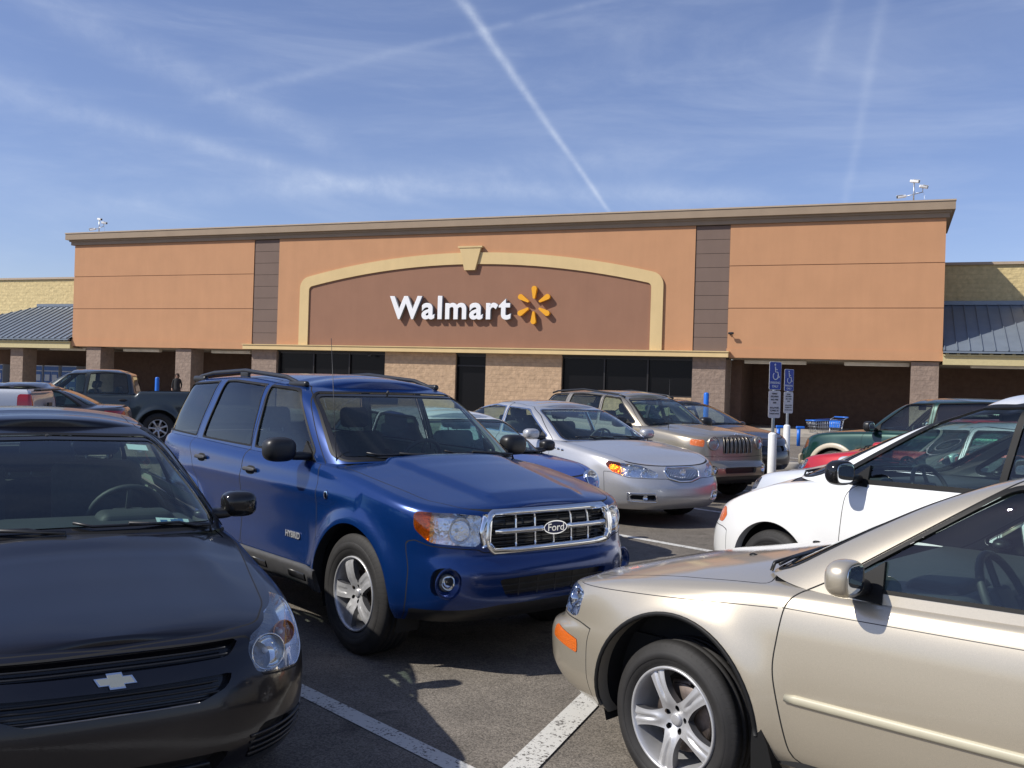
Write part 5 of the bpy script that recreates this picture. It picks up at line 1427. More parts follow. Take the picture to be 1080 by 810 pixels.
escape = auto(dict(name='parked_suv', label='bright blue sport utility vehicle with chrome grille, oval badge and black roof rails', cat='car', group='cars parked in the lot',
    loc=(-.265, 6.43), yaw=-.864, lod=1.25, paint=M['pt_blue'], FO=.86, RO=.95, wb=2.619, W=.89, zb=.30, zfront=.935, belt_f=1.12, belt_r=1.16, zdeck=1.17,
    x_cowl=-.24, x_head=-1.0, x_roofend=-3.18, x_back=-3.46, z_head=1.60, z_roof=1.705, z_end=1.64, z_cowl=1.15, tumble=.145, nf=4.0, nr=5, cnf=5.5, cnr=6,
    tyre=(.368, .228, .235, 'block5'), arch_r=.425, lip_mat=3, rots=(.3, 0, 2, 4),
    arch=[(0, .368, .43, .045, .075), (-2.619, .368, .43, .045, .075)],
    bxf=[(0, .76), (.08, .83), (.25, .87), (.42, .875), (.52, .855), (.58, .835), (.9, .815), (.97, .80), (1, .775)],
    bxr=[(0, -3.48), (.2, -3.56), (.4, -3.565), (.5, -3.50), (1, -3.47)],
    zrim=[(.86, .94), (.6, .962), (.2, 1.02), (-.3, 1.09), (-.8, 1.115), (-1.6, 1.13), (-2.6, 1.155), (-3.57, 1.165)],
    zc=[(.86, .94), (.75, .975), (.4, 1.045), (0, 1.115), (-.24, 1.155), (-3.5, 1.16)],
    bins=[(0, .06), (.12, .02), (.3, .008), (.5, .01), (.75, .008), (.9, .018), (.965, .04), (1, .075)], bfeat=esc_side,
    bfeat_top=lambda x, y: .022 * (1 / (1 + np.exp((np.abs(y) - (.44 - .12 * x)) / .014))) * np.clip((.74 - x) / .12, 0, 1) * np.clip((x + .42) / .1, 0, 1),
    hood=[(.79, 0), (.785, .45), (.70, .60), (.50, .70), (.0, .755), (-.34, .77), (-.30, .45), (-.24, 0)],
    mirror=dict(loc=(-.74, .90, 1.19), size=(.078, .108, .080), e=3.0, mat=M['black']), handle_mat=M['grey_plastic'],
    windows=std_windows([(-.66, 1.15), (-1.16, 1.575), (-2.2, 1.625), (-3.12, 1.585), (-3.38, 1.20), (-2.3, 1.175)], [(-1.55, -1.62, .045), (-2.55, -2.42, .075)], privacy=True, rglass=M['privacy'], ws=((0, .04), (.92, .04), (.90, .92), (0, .93)), r=.07),
    doors=[dict(poly=[(-.47, .44), (-.46, 1.04), (-.60, 1.16), (-1.12, 1.63), (-1.58, 1.66), (-1.56, .44)], handle=(-1.42, .995), r=.07), dict(poly=[(-1.565, .44), (-1.585, 1.66), (-2.44, 1.65), (-2.60, 1.13), (-2.30, .78), (-2.12, .44)], handle=(-2.30, 1.02), r=.07)],
    regions=[dict(name='headlight', kind='lens', depth=.06, f=lambda S: F_sz([(.565, .735), (.545, .905), (.70, .92), (.975, .925), (.965, .83), (.86, .755)], .03), bowls=[(.68, .825, .072)], amber=lambda S: (lambda p: .86 - p.uv[:, 0]), wall=M['chrome']),
             dict(name='grille', kind='recess', depth=.05, back=M['gloss_black'], wall=M['chrome'], f=lambda S: F_sz([(-.1, .715), (.47, .715), (.505, .76), (.49, .91), (-.1, .91)], .02)),
             dict(name='bumper_intake', kind='recess', depth=.045, back=M['black'], f=lambda S: F_sz([(-.1, .435), (.40, .44), (.46, .55), (-.1, .555)], .02)),
             dict(name='fog_light_recess', kind='recess', depth=.06, back=M['black'], f=lambda S: F_sz([(.695, .45), (.695, .62), (.875, .62), (.875, .45)], .085)),
             dict(name='lower_black_band', kind='flush', mat=M['black'], off=.0, f=lambda S: F_sz([(-1, 0), (1.0, 0), (1.0, .375), (.62, .385), (.45, .40), (-1, .40)], .01)),  # black valance, with the shadow under the bumper painted into it
             dict(name='front_bumper', kind='panel', f=lambda S: F_sz([(-1, .0), (1.02, .0), (1.02, .75), (.955, .765), (.86, .738), (.57, .718), (.54, .70), (-1, .695)], .012)),
             dict(name='tail_light', kind='lamp', mat=M['red_lens'], f=lambda S: F_sz([(.62, .86), (.64, 1.12), (.98, 1.11), (.96, .90)], .03, rear=S.S))],
    interior=dict(cowl=-.34, back=-3.4, belt=1.12, mat=M['cabin_grey'], rear_x=-2.35), extra=escape_extra))

# =============================================================== champagne sedan, front right
M['pt_gold'] = paint('paint_champagne', (.50, .445, .345), .55, .33, inner=(.05, .05, .048), dirt=.06)
M['moulding_cream'] = simple('moulding_cream', (.46, .425, .31), .45, var=.06)
M['film_white'] = simple('film', (.5, .5, .46), .5)
def maxima_extra(c):
    B = c.B
    for sd in (1, -1):
        m = MB(); pts = [B.at_xz(-.50 - 1.02 * k / 24, .50 + .01 * k / 24, sd) for k in range(25)]; strip(m, pts, [.026] + [.034] * 23 + [.032], .013); m.build('side_moulding', M['moulding_cream'], c.root)
        m = MB(); pts = [B.at_xz(-1.56 - .70 * k / 16, .51, sd) for k in range(17)]; strip(m, pts, .034, .013); m.build('side_moulding', M['moulding_cream'], c.root)
        m = MB(); pts = [B.at_xz(.62 - 1.06 * k / 30, 0.725 + .09 * k / 30, sd) for k in range(31)]; pts2 = [B.at_xz(-.46 - 2.0 * k / 40, .82 + .045 * k / 40, sd) for k in range(41)]
        strip(m, pts, .0035, .0012); strip(m, pts2, .003, .0012); m.build('pinstripe', M['black'], c.root)
        m = MB(); n = 34                                  # arch lip
        for ax in (0, -2.70):
            pts = []
            for k in range(n + 1):
                a = math.pi * (-.06 + 1.05 * k / n); p, nn_ = B.at_xz(ax + .390 * math.cos(a), .322 + .390 * math.sin(a), sd); pts.append((p, nn_))
            strip(m, pts, .018, .008)
            m.build('arch_trim', M['rubber'], c.root); m = MB()
        m = MB(); p, nn_ = B.at_xz(-.40, .30, sd)          # mud flap
        y0 = p.y
        m.prism([(-.378, .40), (-.372, .30), (-.376, .15), (-.47, .145), (-.462, .24), (-.44, .31), (-.41, .37)], y0 - sd * .16, y0 + sd * .010, 'y'); m.build('mud_flap', M['rubber'], c.root)
    m = MB(); 
    p, nn_ = B.at_sz(0, .66); m.sbox(p, (.02, .6, .03), .008); m.build('grille_bar', M['chrome'], c.root)
    for sd in (1, -1):
        m = MB(); 
        for k in range(2): m.ellipsoid(Vector((.0 - .0, sd * .3, 0)) + Vector((-.02, 0, c.B.top_at(.0, .3).z + .004)), (.022, .014, .008), 2, 12, 6)
        m.build('washer_jet', M['black'], c.root)
maxima = auto(dict(name='parked_sedan', label='champagne gold sedan with cream side moulding in front of the white minivan', cat='car', group='cars parked in the lot',
    loc=(1.30, 4.56, .03), yaw=2.37, lod=1.3, paint=M['pt_gold'], FO=.97, RO=1.10, wb=2.70, W=.885, zb=.21, zfront=.71, belt_f=.90, belt_r=.945, zdeck=1.00,
    x_cowl=-.27, x_head=-1.10, x_roofend=-2.45, x_back=-3.15, z_head=1.37, z_roof=1.44, z_end=1.36, z_cowl=.935, tumble=.165, nf=3.7, cnf=7,
    tyre=(.320, .219, .215, 'star5'), arch_z=.322, drop=.040, steer=-.09, arch_r=.384, rots=(.16, 0, 2, 4),
    arch=[(0, .322, .378, .030, .10), (-2.70, .322, .378, .030, .10)],
    bxf=[(0, .80), (.10, .90), (.28, .965), (.48, .97), (.60, .945), (.64, .885), (.9, .86), (.97, .835), (1, .79)],
    zrim=[(.97, .70), (.75, .735), (.4, .79), (0, .84), (-.45, .885), (-1.2, .91), (-2.6, .945), (-3.8, .975)],
    zc=[(.97, .70), (.8, .745), (.45, .825), (.1, .885), (-.26, .94), (-3.1, 1.0), (-3.8, .99)],
    hood=[(.80, 0), (.765, .35), (.70, .52), (.45, .68), (-.02, .74), (-.36, .765), (-.28, .45), (-.2, 0)],
    mirror=dict(loc=(-.74, .84, .985), size=(.06, .085, .066), e=2.6),
    windows=std_windows([(-.64, .935), (-1.20, 1.325), (-2.0, 1.36), (-2.62, 1.26), (-2.98, 1.0)], [(-1.62, -1.70, .03)], r=.04, cymin=.95, ws=((0, .05), (.86, .04), (.83, .90), (0, .92))),
    doors=[dict(poly=[(-.52, .26), (-.44, .60), (-.47, .86), (-.60, .93), (-1.24, 1.375), (-1.68, 1.39), (-1.64, .26)], handle=(-1.45, .82)), dict(poly=[(-1.645, .26), (-1.685, 1.39), (-2.5, 1.35), (-2.66, .95), (-2.38, .62), (-2.18, .26)], handle=(-2.42, .85))],
    regions=[dict(name='headlight', kind='lens', depth=.055, f=lambda S: F_sz([(.42, .585), (.42, .695), (.90, .715), (1.0, .70), (.985, .60), (.95, .585)], .025), bowls=[(.60, .64, .045), (.80, .645, .045)], wall=M['chrome']),
             dict(name='grille', kind='recess', depth=.03, back=M['gloss_black'], f=lambda S: F_sz([(-.1, .59), (.36, .59), (.39, .685), (-.1, .685)], .02)),
             dict(name='marker_light', kind='lamp', off=.003, mat=M['amber'], f=lambda S: F_sz([(.84, .462), (.845, .525), (1.07, .497), (1.07, .436)], .015)),
             dict(name='bumper_intake', kind='recess', depth=.05, back=M['black'], f=lambda S: F_sz([(-.1, .26), (.52, .27), (.60, .40), (-.1, .41)], .03)),
             dict(name='front_bumper', kind='panel', f=lambda S: F_sz([(-1, .0), (1.14, .0), (1.14, .56), (1.0, .575), (-1, .575)], .01), gap=.0025),
             dict(name='tail_light', kind='lamp', mat=M['red_lens'], f=lambda S: F_sz([(.30, .76), (.30, .93), (1.0, .93), (1.0, .80)], .03, rear=S.S))],
    trunk=(-3.15, -3.72, .64),
    interior=dict(cowl=-.34, back=-3.2, belt=.955, mat=M['cabin_dark'], rear_x=-2.4, seat_x=-1.55), extra=maxima_extra))

# =============================================================== white minivan
M['pt_white'] = paint('paint_white', (.74, .74, .72), 0.0, .35, inner=(.12, .12, .12), dirt=.03)
def van_extra(c):
    B = c.B
    m = MB(); p, n = B.at_sz(0, .72); m.sbox(p, (.03, .5, .05), .01); m.build('grille_bar', M['chrome'], c.root)
van = auto(dict(name='parked_minivan', label='white minivan behind the champagne sedan', cat='minivan', group='cars parked in the lot',
    loc=(2.72, 7.6), yaw=2.14, lod=1.0, paint=M['pt_white'], FO=1.0, RO=1.03, wb=3.07, W=.945, zb=.24, zfront=.80, belt_f=1.06, belt_r=1.12, zdeck=1.12,
    x_cowl=.06, x_head=-1.22, x_roofend=-3.75, x_back=-4.02, z_head=1.60, z_roof=1.735, z_end=1.66, z_cowl=1.07, tumble=.16, nf=3.0, nr=5, cnf=5.2, cnr=6,
    tyre=(.33, .205, .215, 'bg7'), arch_r=.385,
    zrim=[(1.0, .76), (.7, .82), (.35, .91), (0, .99), (-.4, 1.04), (-1.5, 1.08), (-3.1, 1.12), (-4.1, 1.12)],
    zc=[(1.0, .76), (.8, .83), (.45, .95), (.1, 1.05), (-.02, 1.08), (-4.1, 1.13)],
    mirror=dict(loc=(-.68, .93, 1.14), size=(.075, .11, .085), mat=M['gloss_black'], e=2.6),
    windows=std_windows([(-.50, 1.09), (-1.34, 1.60), (-2.4, 1.65), (-3.75, 1.605), (-3.92, 1.17)], [(-1.68, -1.74, .022), (-2.95, -2.95, .05)], privacy=True, rglass=M['privacy'], ws=((0, .04), (.90, .04), (.86, .92), (0, .93)), trim=.032),
    doors=[dict(poly=[(-.74, .32), (-.60, .60), (-.62, 1.0), (-.74, 1.10), (-1.42, 1.66), (-1.72, 1.68), (-1.72, .32)], handle=(-1.68, .93)), dict(poly=[(-1.73, .32), (-1.74, 1.68), (-2.92, 1.68), (-2.92, .9), (-2.62, .7), (-2.55, .32)], handle=(-1.9, .93))],
    regions=[dict(name='headlight', kind='lens', depth=.05, f=lambda S: F_sz([(.46, .62), (.46, .73), (.90, .755), (.90, .63)], .03), bowls=[(.68, .68, .045)], wall=M['chrome']),
             dict(name='marker_light', kind='lamp', mat=M['amber'], f=lambda S: F_sz([(.92, .635), (.92, .755), (1.02, .755), (1.09, .70), (1.04, .64)], .02)),
             dict(name='grille', kind='recess', depth=.03, back=M['gloss_black'], f=lambda S: F_sz([(-.1, .62), (.40, .62), (.40, .705), (-.1, .705)], .02)),
             dict(name='bumper_intake', kind='recess', depth=.05, back=M['black'], f=lambda S: F_sz([(-.1, .30), (.50, .31), (.56, .42), (-.1, .43)], .03)),
             dict(name='front_bumper', kind='panel', f=lambda S: F_sz([(-1, .0), (1.14, .0), (1.14, .59), (1.05, .605), (-1, .60)], .01))],
    interior=dict(cowl=-.15, back=-3.9, belt=1.09, mat=M['cabin_grey'], rear_x=-2.6, seat_x=-1.75), extra=van_extra))
van['sp_x'] = 1

# =============================================================== silver sedan with fender portholes
M['pt_silver'] = paint('paint_silver', (.49, .49, .495), .5, .34, inner=(.22, .2, .17), dirt=.04)
def buick_extra(c):
    B = c.B; m = MB()
    g = [(-.27, .60), (-.10, .555), (.10, .555), (.27, .60), (.30, .68), (.24, .715), (-.24, .715), (-.30, .68)]
    front_strip(m, c, g, .020, .016, closed=True, n=5); m.build('grille_frame', M['chrome'], c.root)
    m = MB()
    for k in range(-9, 10):
        x = k * .028; zt = .705; zb = .572 + .04 * (abs(k) / 9) ** 2
        front_strip(m, c, [(x, zb), (x, zt)], .007, .010, n=3)
    m.build('grille_bars', M['chrome'], c.root)
    p, n = B.at_sz(0, .665); m = MB(); m.lathe([(.043, .0), (.045, .008), (.038, .012), (.036, .008), (.0, .008)], 24, 'x', c=(p.x + .006, 0, p.z))
    for k in range(3):
        q = (k - 1) * .022; m.prism([(q - .008, .015), (q + .008, .015), (q + .007, -.005), (q, -.018), (q - .007, -.005)], p.x + .016, p.x + .021, 'x'); 
    nv = 5 * 24
    for i in range(nv, len(m.v)): a = m.v[i]; m.v[i] = (a[0], a[1], a[2] + p.z)
    m.build('emblem', M['chrome'], c.root)
    for sd in (1, -1):
        for k in range(4):
            p, n = B.at_xz(-.33 - .085 * k, .855 + .008 * k, sd); m = MB(); m.ellipsoid(p, (.030, .006, .017), 2.6, 16, 8); m.ellipsoid(p + n * .004, (.021, .005, .009), 2.4, 16, 8, mi=1); m.build('porthole', [M['chrome'], M['gap']], c.root)
        p, n = B.at_sz(sd * .62, .37); m = MB(); m.lathe([(.038, .012), (.03, -.004), (.0, -.01)], 20, 'x', c=(p.x - .02, p.y, p.z)); m.build('fog_light', M['chrome'], c.root)
        m = MB(); front_strip(m, c, [(sd * .47, .315), (sd * .84, .325), (sd * .84, .42), (sd * .50, .425)], .012, .008, closed=True, n=6); m.build('fog_light_trim', M['chrome'], c.root)
buick = auto(dict(name='parked_sedan', label='silver sedan with oval grille and row of portholes, beside the tan crossover', cat='car', group='cars parked in the lot',
    loc=(1.60, 12.6), yaw=-.985, lod=.9, paint=M['pt_silver'], FO=1.03, RO=1.19, wb=2.94, W=.935, zb=.22, zfront=.74, belt_f=.965, belt_r=1.0, zdeck=1.06,
    x_cowl=-.35, x_head=-1.30, x_roofend=-2.75, x_back=-3.55, z_head=1.37, z_roof=1.465, z_end=1.385, z_cowl=.985, tumble=.19, nf=3.0, cnf=5,
    tyre=(.335, .22, .235, 'bg7'), arch_r=.39, handle_mat=M['chrome'], trim_mat=M['chrome'],
    mirror=dict(loc=(-.88, .90, 1.03), size=(.085, .11, .072), e=2.8),
    windows=std_windows([(-.80, .995), (-1.45, 1.335), (-2.3, 1.375), (-2.95, 1.27), (-3.3, 1.06)], [(-1.88, -1.95, .04)]),
    doors=[dict(poly=[(-.62, .30), (-.60, .9), (-.74, 1.0), (-1.42, 1.41), (-1.92, 1.43), (-1.90, .30)], handle=(-1.7, .88)), dict(poly=[(-1.91, .30), (-1.93, 1.43), (-2.8, 1.39), (-2.95, 1.0), (-2.62, .66), (-2.42, .30)], handle=(-2.7, .9))],
    regions=[dict(name='headlight', kind='lens', depth=.05, f=lambda S: F_sz([(.42, .60), (.40, .66), (.62, .745), (1.08, .79), (1.12, .75), (1.02, .665), (.80, .61)], .04), bowls=[(.58, .66, .045), (.76, .68, .048)], amber=lambda S: (lambda p: .90 - p.uv[:, 0]), wall=M['chrome']),
             dict(name='grille', kind='recess', depth=.03, back=M['alloy_dark'], f=lambda S: F_sz([(-.1, .56), (.10, .56), (.27, .60), (.295, .68), (.24, .71), (-.1, .71)], .02)),
             dict(name='bumper_intake', kind='recess', depth=.04, back=M['gap'], f=lambda S: F_sz([(.48, .335), (.48, .405), (.82, .40), (.80, .34)], .02)),
             dict(name='front_bumper', kind='panel', f=lambda S: F_sz([(-1, .0), (1.14, .0), (1.14, .66), (1.03, .66), (.80, .602), (.42, .592), (.30, .59), (.1, .545), (-1, .545)], .01)),
             dict(name='tail_light', kind='lamp', mat=M['red_lens'], f=lambda S: F_sz([(.48, .78), (.50, .95), (.95, .95), (1.0, .82)], .04, rear=S.S))],
    interior=dict(cowl=-.4, back=-3.6, belt=.99, mat=M['cabin_grey'], rear_x=-2.7), extra=buick_extra))

# =============================================================== tan crossover
M['pt_khaki'] = paint('paint_light_khaki', (.32, .285, .225), .6, .34, inner=(.2, .19, .16), dirt=.05)
def jeep_extra(c):
    B = c.B
    m = MB()
    for k in range(7):
        s_ = (k - 3) * .098; front_strip(m, c, [(s_ - .030, .735), (s_ + .030, .735), (s_ + .034, .985), (s_ - .034, .985)], .012, .014, closed=True, n=4)
    m.build('grille_frame', c.sp['paint'], c.root)
    for sd in (1, -1):
        p, n = B.at_sz(sd * .545, .885); q = Vector((1, sd * .18, .05)).normalized(); mx = Matrix.Translation(p + n * .002) @ q.to_track_quat('Z', 'Y').to_matrix().to_4x4()
        m = MB(); m.lathe([(.104, -.02), (.104, .02), (.096, .024), (.09, .016)], 32, mi=0); m.lathe([(.09, .014), (.085, .0), (.05, -.012), (.001, -.016)], 28, mi=1)
        m.v = [tuple(mx @ Vector(v)) for v in m.v]; h = m.build('headlight', [c.sp['paint'], M['chrome']], c.root)
        g = MB(); g.lathe([(.09, .016), (.06, .028), (.001, .034)], 28); g.v = [tuple(mx @ Vector(v)) for v in g.v]; g.build('lens', M['lens'], h)
        p, n = B.at_sz(sd * .58, .50); m = MB(); m.lathe([(.05, .014), (.045, -.01), (.0, -.02)], 20, 'x', c=(p.x - .012, p.y, p.z)); m.build('fog_light', [M['chrome']], c.root)
        m = MB(); y = .56; pts = [Vector((x, sd * y, c.C.top_at(x, y).z + o)) for x, o in ((-1.15, .0), (-1.3, .035), (-2.2, .045), (-2.9, .035), (-3.05, 0))]; m.tube(pts, .016, 8); m.build('roof_rail', M['black'], c.root)
    p = B.top_at(.72, 0); text('bonnet_badge', 'Jeep', .05, p + Vector((.02, 0, .012)), (R(60), 0, R(90)), .002, M['chrome'], c.root, off=.0006)
    m = MB(); pts = [(c.B.top_at(-.1, -.6) + Vector((0, 0, z))) for z in (0, .1, .75)]; m.tube(pts, [.006, .003, .002], 6); m.build('antenna', M['black'], c.root)
jeep = auto(dict(name='parked_crossover', label='light khaki crossover with seven slot grille and round headlights, behind the silver sedan', cat='car', group='cars parked in the lot',
    loc=(3.0, 15.35), yaw=-.94, lod=.9, paint=M['pt_khaki'], FO=.86, RO=.90, wb=2.635, W=.875, zb=.28, zfront=.99, belt_f=1.09, belt_r=1.13, zdeck=1.15,
    x_cowl=-.35, x_head=-1.05, x_roofend=-3.05, x_back=-3.42, z_head=1.53, z_roof=1.635, z_end=1.57, z_cowl=1.10, tumble=.15, nf=4.0, nr=5, cnf=5.5, cnr=6,
    tyre=(.345, .225, .215, 'bg7'), arch_r=.40,
    zrim=[(.86, .975), (.6, .99), (.2, 1.03), (-.3, 1.075), (-.8, 1.09), (-1.6, 1.10), (-2.6, 1.13), (-3.57, 1.14)],
    zc=[(.86, .985), (.75, 1.02), (.4, 1.07), (0, 1.10), (-.3, 1.115), (-3.5, 1.14)],
    bxf=[(0, .78), (.08, .85), (.25, .87), (.38, .865), (.45, .80), (.9, .775), (.97, .76), (1, .735)],
    hood=[(.75, 0), (.745, .38), (.62, .50), (.40, .60), (.0, .72), (-.34, .76), (-.30, .45), (-.26, 0)],
    bfeat_top=lambda x, y: .018 * (1 / (1 + np.exp((np.abs(y) - .40) / .02))) * np.clip((.72 - x) / .2, 0, 1) * np.clip((x + .42) / .1, 0, 1),
    mirror=dict(loc=(-.80, .88, 1.14), size=(.085, .12, .085), mat=M['black']), handle_mat=M['black'],
    windows=std_windows([(-.68, 1.125), (-1.2, 1.505), (-2.1, 1.56), (-3.0, 1.53), (-3.28, 1.18)], [(-1.55, -1.6, .045), (-2.52, -2.45, .07)], rglass=M['privacy'], r=.06),
    doors=[dict(poly=[(-.47, .40), (-.46, 1.02), (-.60, 1.12), (-1.14, 1.57), (-1.58, 1.59), (-1.56, .40)], handle=(-1.40, .96)), dict(poly=[(-1.565, .40), (-1.585, 1.59), (-2.44, 1.58), (-2.60, 1.1), (-2.30, .78), (-2.12, .40)], handle=(-2.30, .98))],
    regions=[dict(name='turn_signal', kind='lamp', mat=M['amber'], f=lambda S: F_sz([(.70, .83), (.70, .94), (.93, .94), (.93, .86)], .02)),
             dict(name='grille', kind='recess', depth=.05, back=M['gap'], f=lambda S: F_sz([(-.1, .735), (.335, .735), (.35, .985), (-.1, .985)], .02)),
             dict(name='bumper_intake', kind='recess', depth=.04, back=M['black'], f=lambda S: F_sz([(-.1, .44), (.36, .44), (.38, .53), (-.1, .535)], .02)),
             dict(name='fog_light_recess', kind='recess', depth=.04, back=M['gap'], f=lambda S: F_sz([(.52, .44), (.52, .56), (.65, .56), (.65, .44)], .06)),
             dict(name='lower_black_band', kind='flush', mat=M['black'], off=.0, f=lambda S: F_sz([(-1, 0), (1.0, 0), (1.0, .375), (.62, .385), (.45, .40), (-1, .40)], .01)),
             dict(name='front_bumper', kind='panel', f=lambda S: F_sz([(-1, .0), (1.02, .0), (1.02, .75), (.95, .70), (-1, .66)], .01))],
    interior=dict(cowl=-.4, back=-3.3, belt=1.12, mat=M['cabin_grey'], rear_x=-2.3), extra=jeep_extra))
HERO = [cobalt, escape, maxima, van, buick, jeep]
# =============================================================== the other parked cars
def simple_regions(hl, gr, tail=None, bump=None, amber=None, white_tail=False):
    R_ = [dict(name='headlight', kind='lens', depth=.05, f=lambda S: F_sz(hl, .03), bowls=[], wall=M['chrome'], amber=amber),
          dict(name='grille', kind='recess', depth=.03, back=M['gloss_black'], f=lambda S: F_sz(gr, .02))]
    if bump: R_.append(dict(name='front_bumper', kind='panel', f=lambda S: F_sz(bump, .01)))
    if tail: R_.append(dict(name='tail_light', kind='lamp', mat=M['red_lens'], f=lambda S: F_sz(tail, .03, rear=S.S)))
    return R_
def sedan_spec(**k):
    d = dict(name='parked_sedan', cat='car', group='cars parked in the lot', lod=.62, FO=.93, RO=1.05, wb=2.75, W=.89, zb=.21, zfront=.70, belt_f=.93, belt_r=.985, zdeck=1.04,
        x_cowl=-.18, x_head=-1.18, x_roofend=-2.55, x_back=-3.25, z_head=1.37, z_roof=1.455, z_end=1.37, z_cowl=.96, tumble=.20, nf=3.0, cnf=5, tyre=(.325, .215, .215, 'bg7'), arch_r=.375,
        mirror=dict(loc=(-.72, .85, 1.0), size=(.08, .10, .068)),
        windows=std_windows([(-.64, .97), (-1.28, 1.345), (-2.1, 1.375), (-2.72, 1.26), (-3.1, 1.05)], [(-1.72, -1.78, .035)]),
        doors=[dict(poly=[(-.50, .28), (-.48, .86), (-.60, .96), (-1.26, 1.41), (-1.74, 1.42), (-1.74, .28)], handle=(-1.55, .86)), dict(poly=[(-1.75, .28), (-1.76, 1.42), (-2.55, 1.38), (-2.72, .98), (-2.42, .64), (-2.24, .28)], handle=(-2.48, .89))],
        regions=simple_regions([(.46, .575), (.44, .68), (.70, .735), (1.02, .755), (.98, .62), (.80, .58)], [(-.1, .57), (.36, .57), (.40, .67), (-.1, .675)], [(.50, .80), (.50, .97), (1.02, .97), (1.04, .84)], [(-1, 0), (1.1, 0), (1.1, .56), (.98, .585), (.46, .56), (-1, .56)]),
        trunk=(-3.3, -3.68, .62), interior=dict(cowl=-.3, back=-3.3, belt=.97, mat=M['cabin_grey'], rear_x=-2.45))
    d.update(k); return auto(d)
M['pt_silver2'] = paint('paint_pale_silver', (.55, .57, .60), .15, .4, inner=(.2, .2, .2), dirt=.04)
M['pt_red'] = paint('paint_red', (.45, .012, .018), .2, .35, inner=(.12, .11, .1), dirt=.04)
M['pt_char'] = paint('paint_charcoal', (.045, .045, .055), .5, .35, inner=(.12, .12, .12), dirt=.06)
M['pt_dknavy'] = paint('paint_midnight', (.018, .018, .028), .4, .35, inner=(.12, .12, .12), dirt=.06)
M['pt_green'] = paint('paint_dark_green', (.002, .036, .026), .4, .33, inner=(.25, .22, .17), dirt=.05)
M['pt_tan'] = simple('paint_tan_lower', (.50, .44, .33), .4, coat=.6)
M['pt_slate'] = paint('paint_slate', (.022, .032, .036), .4, .38, inner=(.1, .1, .1), dirt=.08)
M['pt_mini'] = paint('paint_mini_blue', (.01, .05, .30), .4, .33, inner=(.12, .12, .12), dirt=.04)
silver2 = sedan_spec(label='pale silver sedan between the white minivan and the red car', loc=(3.65, 10.59), yaw=2.2, paint=M['pt_silver2'])
red = sedan_spec(label='red hatchback between the pale silver sedan and the dark green utility vehicle', loc=(5.13, 13.82), yaw=2.25, paint=M['pt_red'], zfront=.72, name='parked_hatchback')
dark = sedan_spec(label='midnight dark sedan behind the tan crossover, beside the blue store bollard', loc=(4.45, 19.0), yaw=-.93, paint=M['pt_dknavy'], zfront=.80, belt_f=1.0, belt_r=1.05, z_cowl=1.03, z_roof=1.49, z_head=1.41, z_end=1.41)
def mini_extra(c):
    B = c.B
    for sd in (1, -1):
        p, n = B.at_sz(sd * .60, .76); q = Vector((1, sd * .25, .35)).normalized(); mx = Matrix.Translation(p + n * .0) @ q.to_track_quat('Z', 'Y').to_matrix().to_4x4()
        m = MB(); m.lathe([(.10, -.03), (.105, .012), (.098, .022), (.088, .016), (.08, 0), (.04, -.02), (.001, -.024)], 28)
        m.v = [tuple(mx @ Vector(v)) for v in m.v]; h = m.build('headlight', M['chrome'], c.root)
        g = MB(); g.lathe([(.088, .016), (.06, .03), (.001, .036)], 24); g.v = [tuple(mx @ Vector(v)) for v in g.v]; g.build('lens', M['lens'], h)
    m = MB(); front_strip(m, c, [(-.36, .60), (.36, .60), (.42, .70), (-.42, .70)], .015, .012, closed=True); m.build('grille_frame', M['chrome'], c.root)
M['pt_roofwhite'] = paint('paint_white_roof', (.72, .73, .72), 0, .35, inner=(.12, .12, .12), dirt=.02)
mini = auto(dict(name='parked_hatchback', label='small blue hatchback with white roof, between the blue utility vehicle and the silver sedan', cat='car', group='cars parked in the lot', loc=(.05, 9.55), yaw=-.90, lod=.7, paint=M['pt_mini'], roof_paint=M['pt_roofwhite'],
    FO=.72, RO=.50, wb=2.467, W=.84, zb=.20, zfront=.80, belt_f=.955, belt_r=.985, zdeck=1.0, x_cowl=-.22, x_head=-.86, x_roofend=-2.45, x_back=-2.78, z_head=1.30, z_roof=1.40, z_end=1.34, z_cowl=.97, tumble=.14, nf=3.2, nr=4, cnf=5, cnr=5,
    tyre=(.30, .2, .175, 'bg7'), arch_r=.345, mirror=dict(loc=(-.55, .80, 1.02), size=(.07, .085, .06), mat=M['black']), 
    windows=std_windows([(-.50, .985), (-.98, 1.29), (-1.8, 1.325), (-2.5, 1.29), (-2.68, 1.03)], [(-1.55, -1.58, .03)]),
    doors=[dict(poly=[(-.42, .28), (-.40, .9), (-.50, .97), (-1.0, 1.34), (-1.56, 1.35), (-1.56, .28)], handle=(-1.4, .87))],
    regions=simple_regions([(.30, .30), (.30, .34), (.36, .34), (.36, .30)], [(-.1, .60), (.36, .60), (.41, .69), (-.1, .70)], [(.40, .62), (.40, .85), (.60, .85), (.60, .62)]),
    interior=dict(cowl=-.32, back=-2.7, belt=.97, mat=M['cabin_dark'], rear_x=-2.0, seat_x=-1.45), extra=mini_extra))
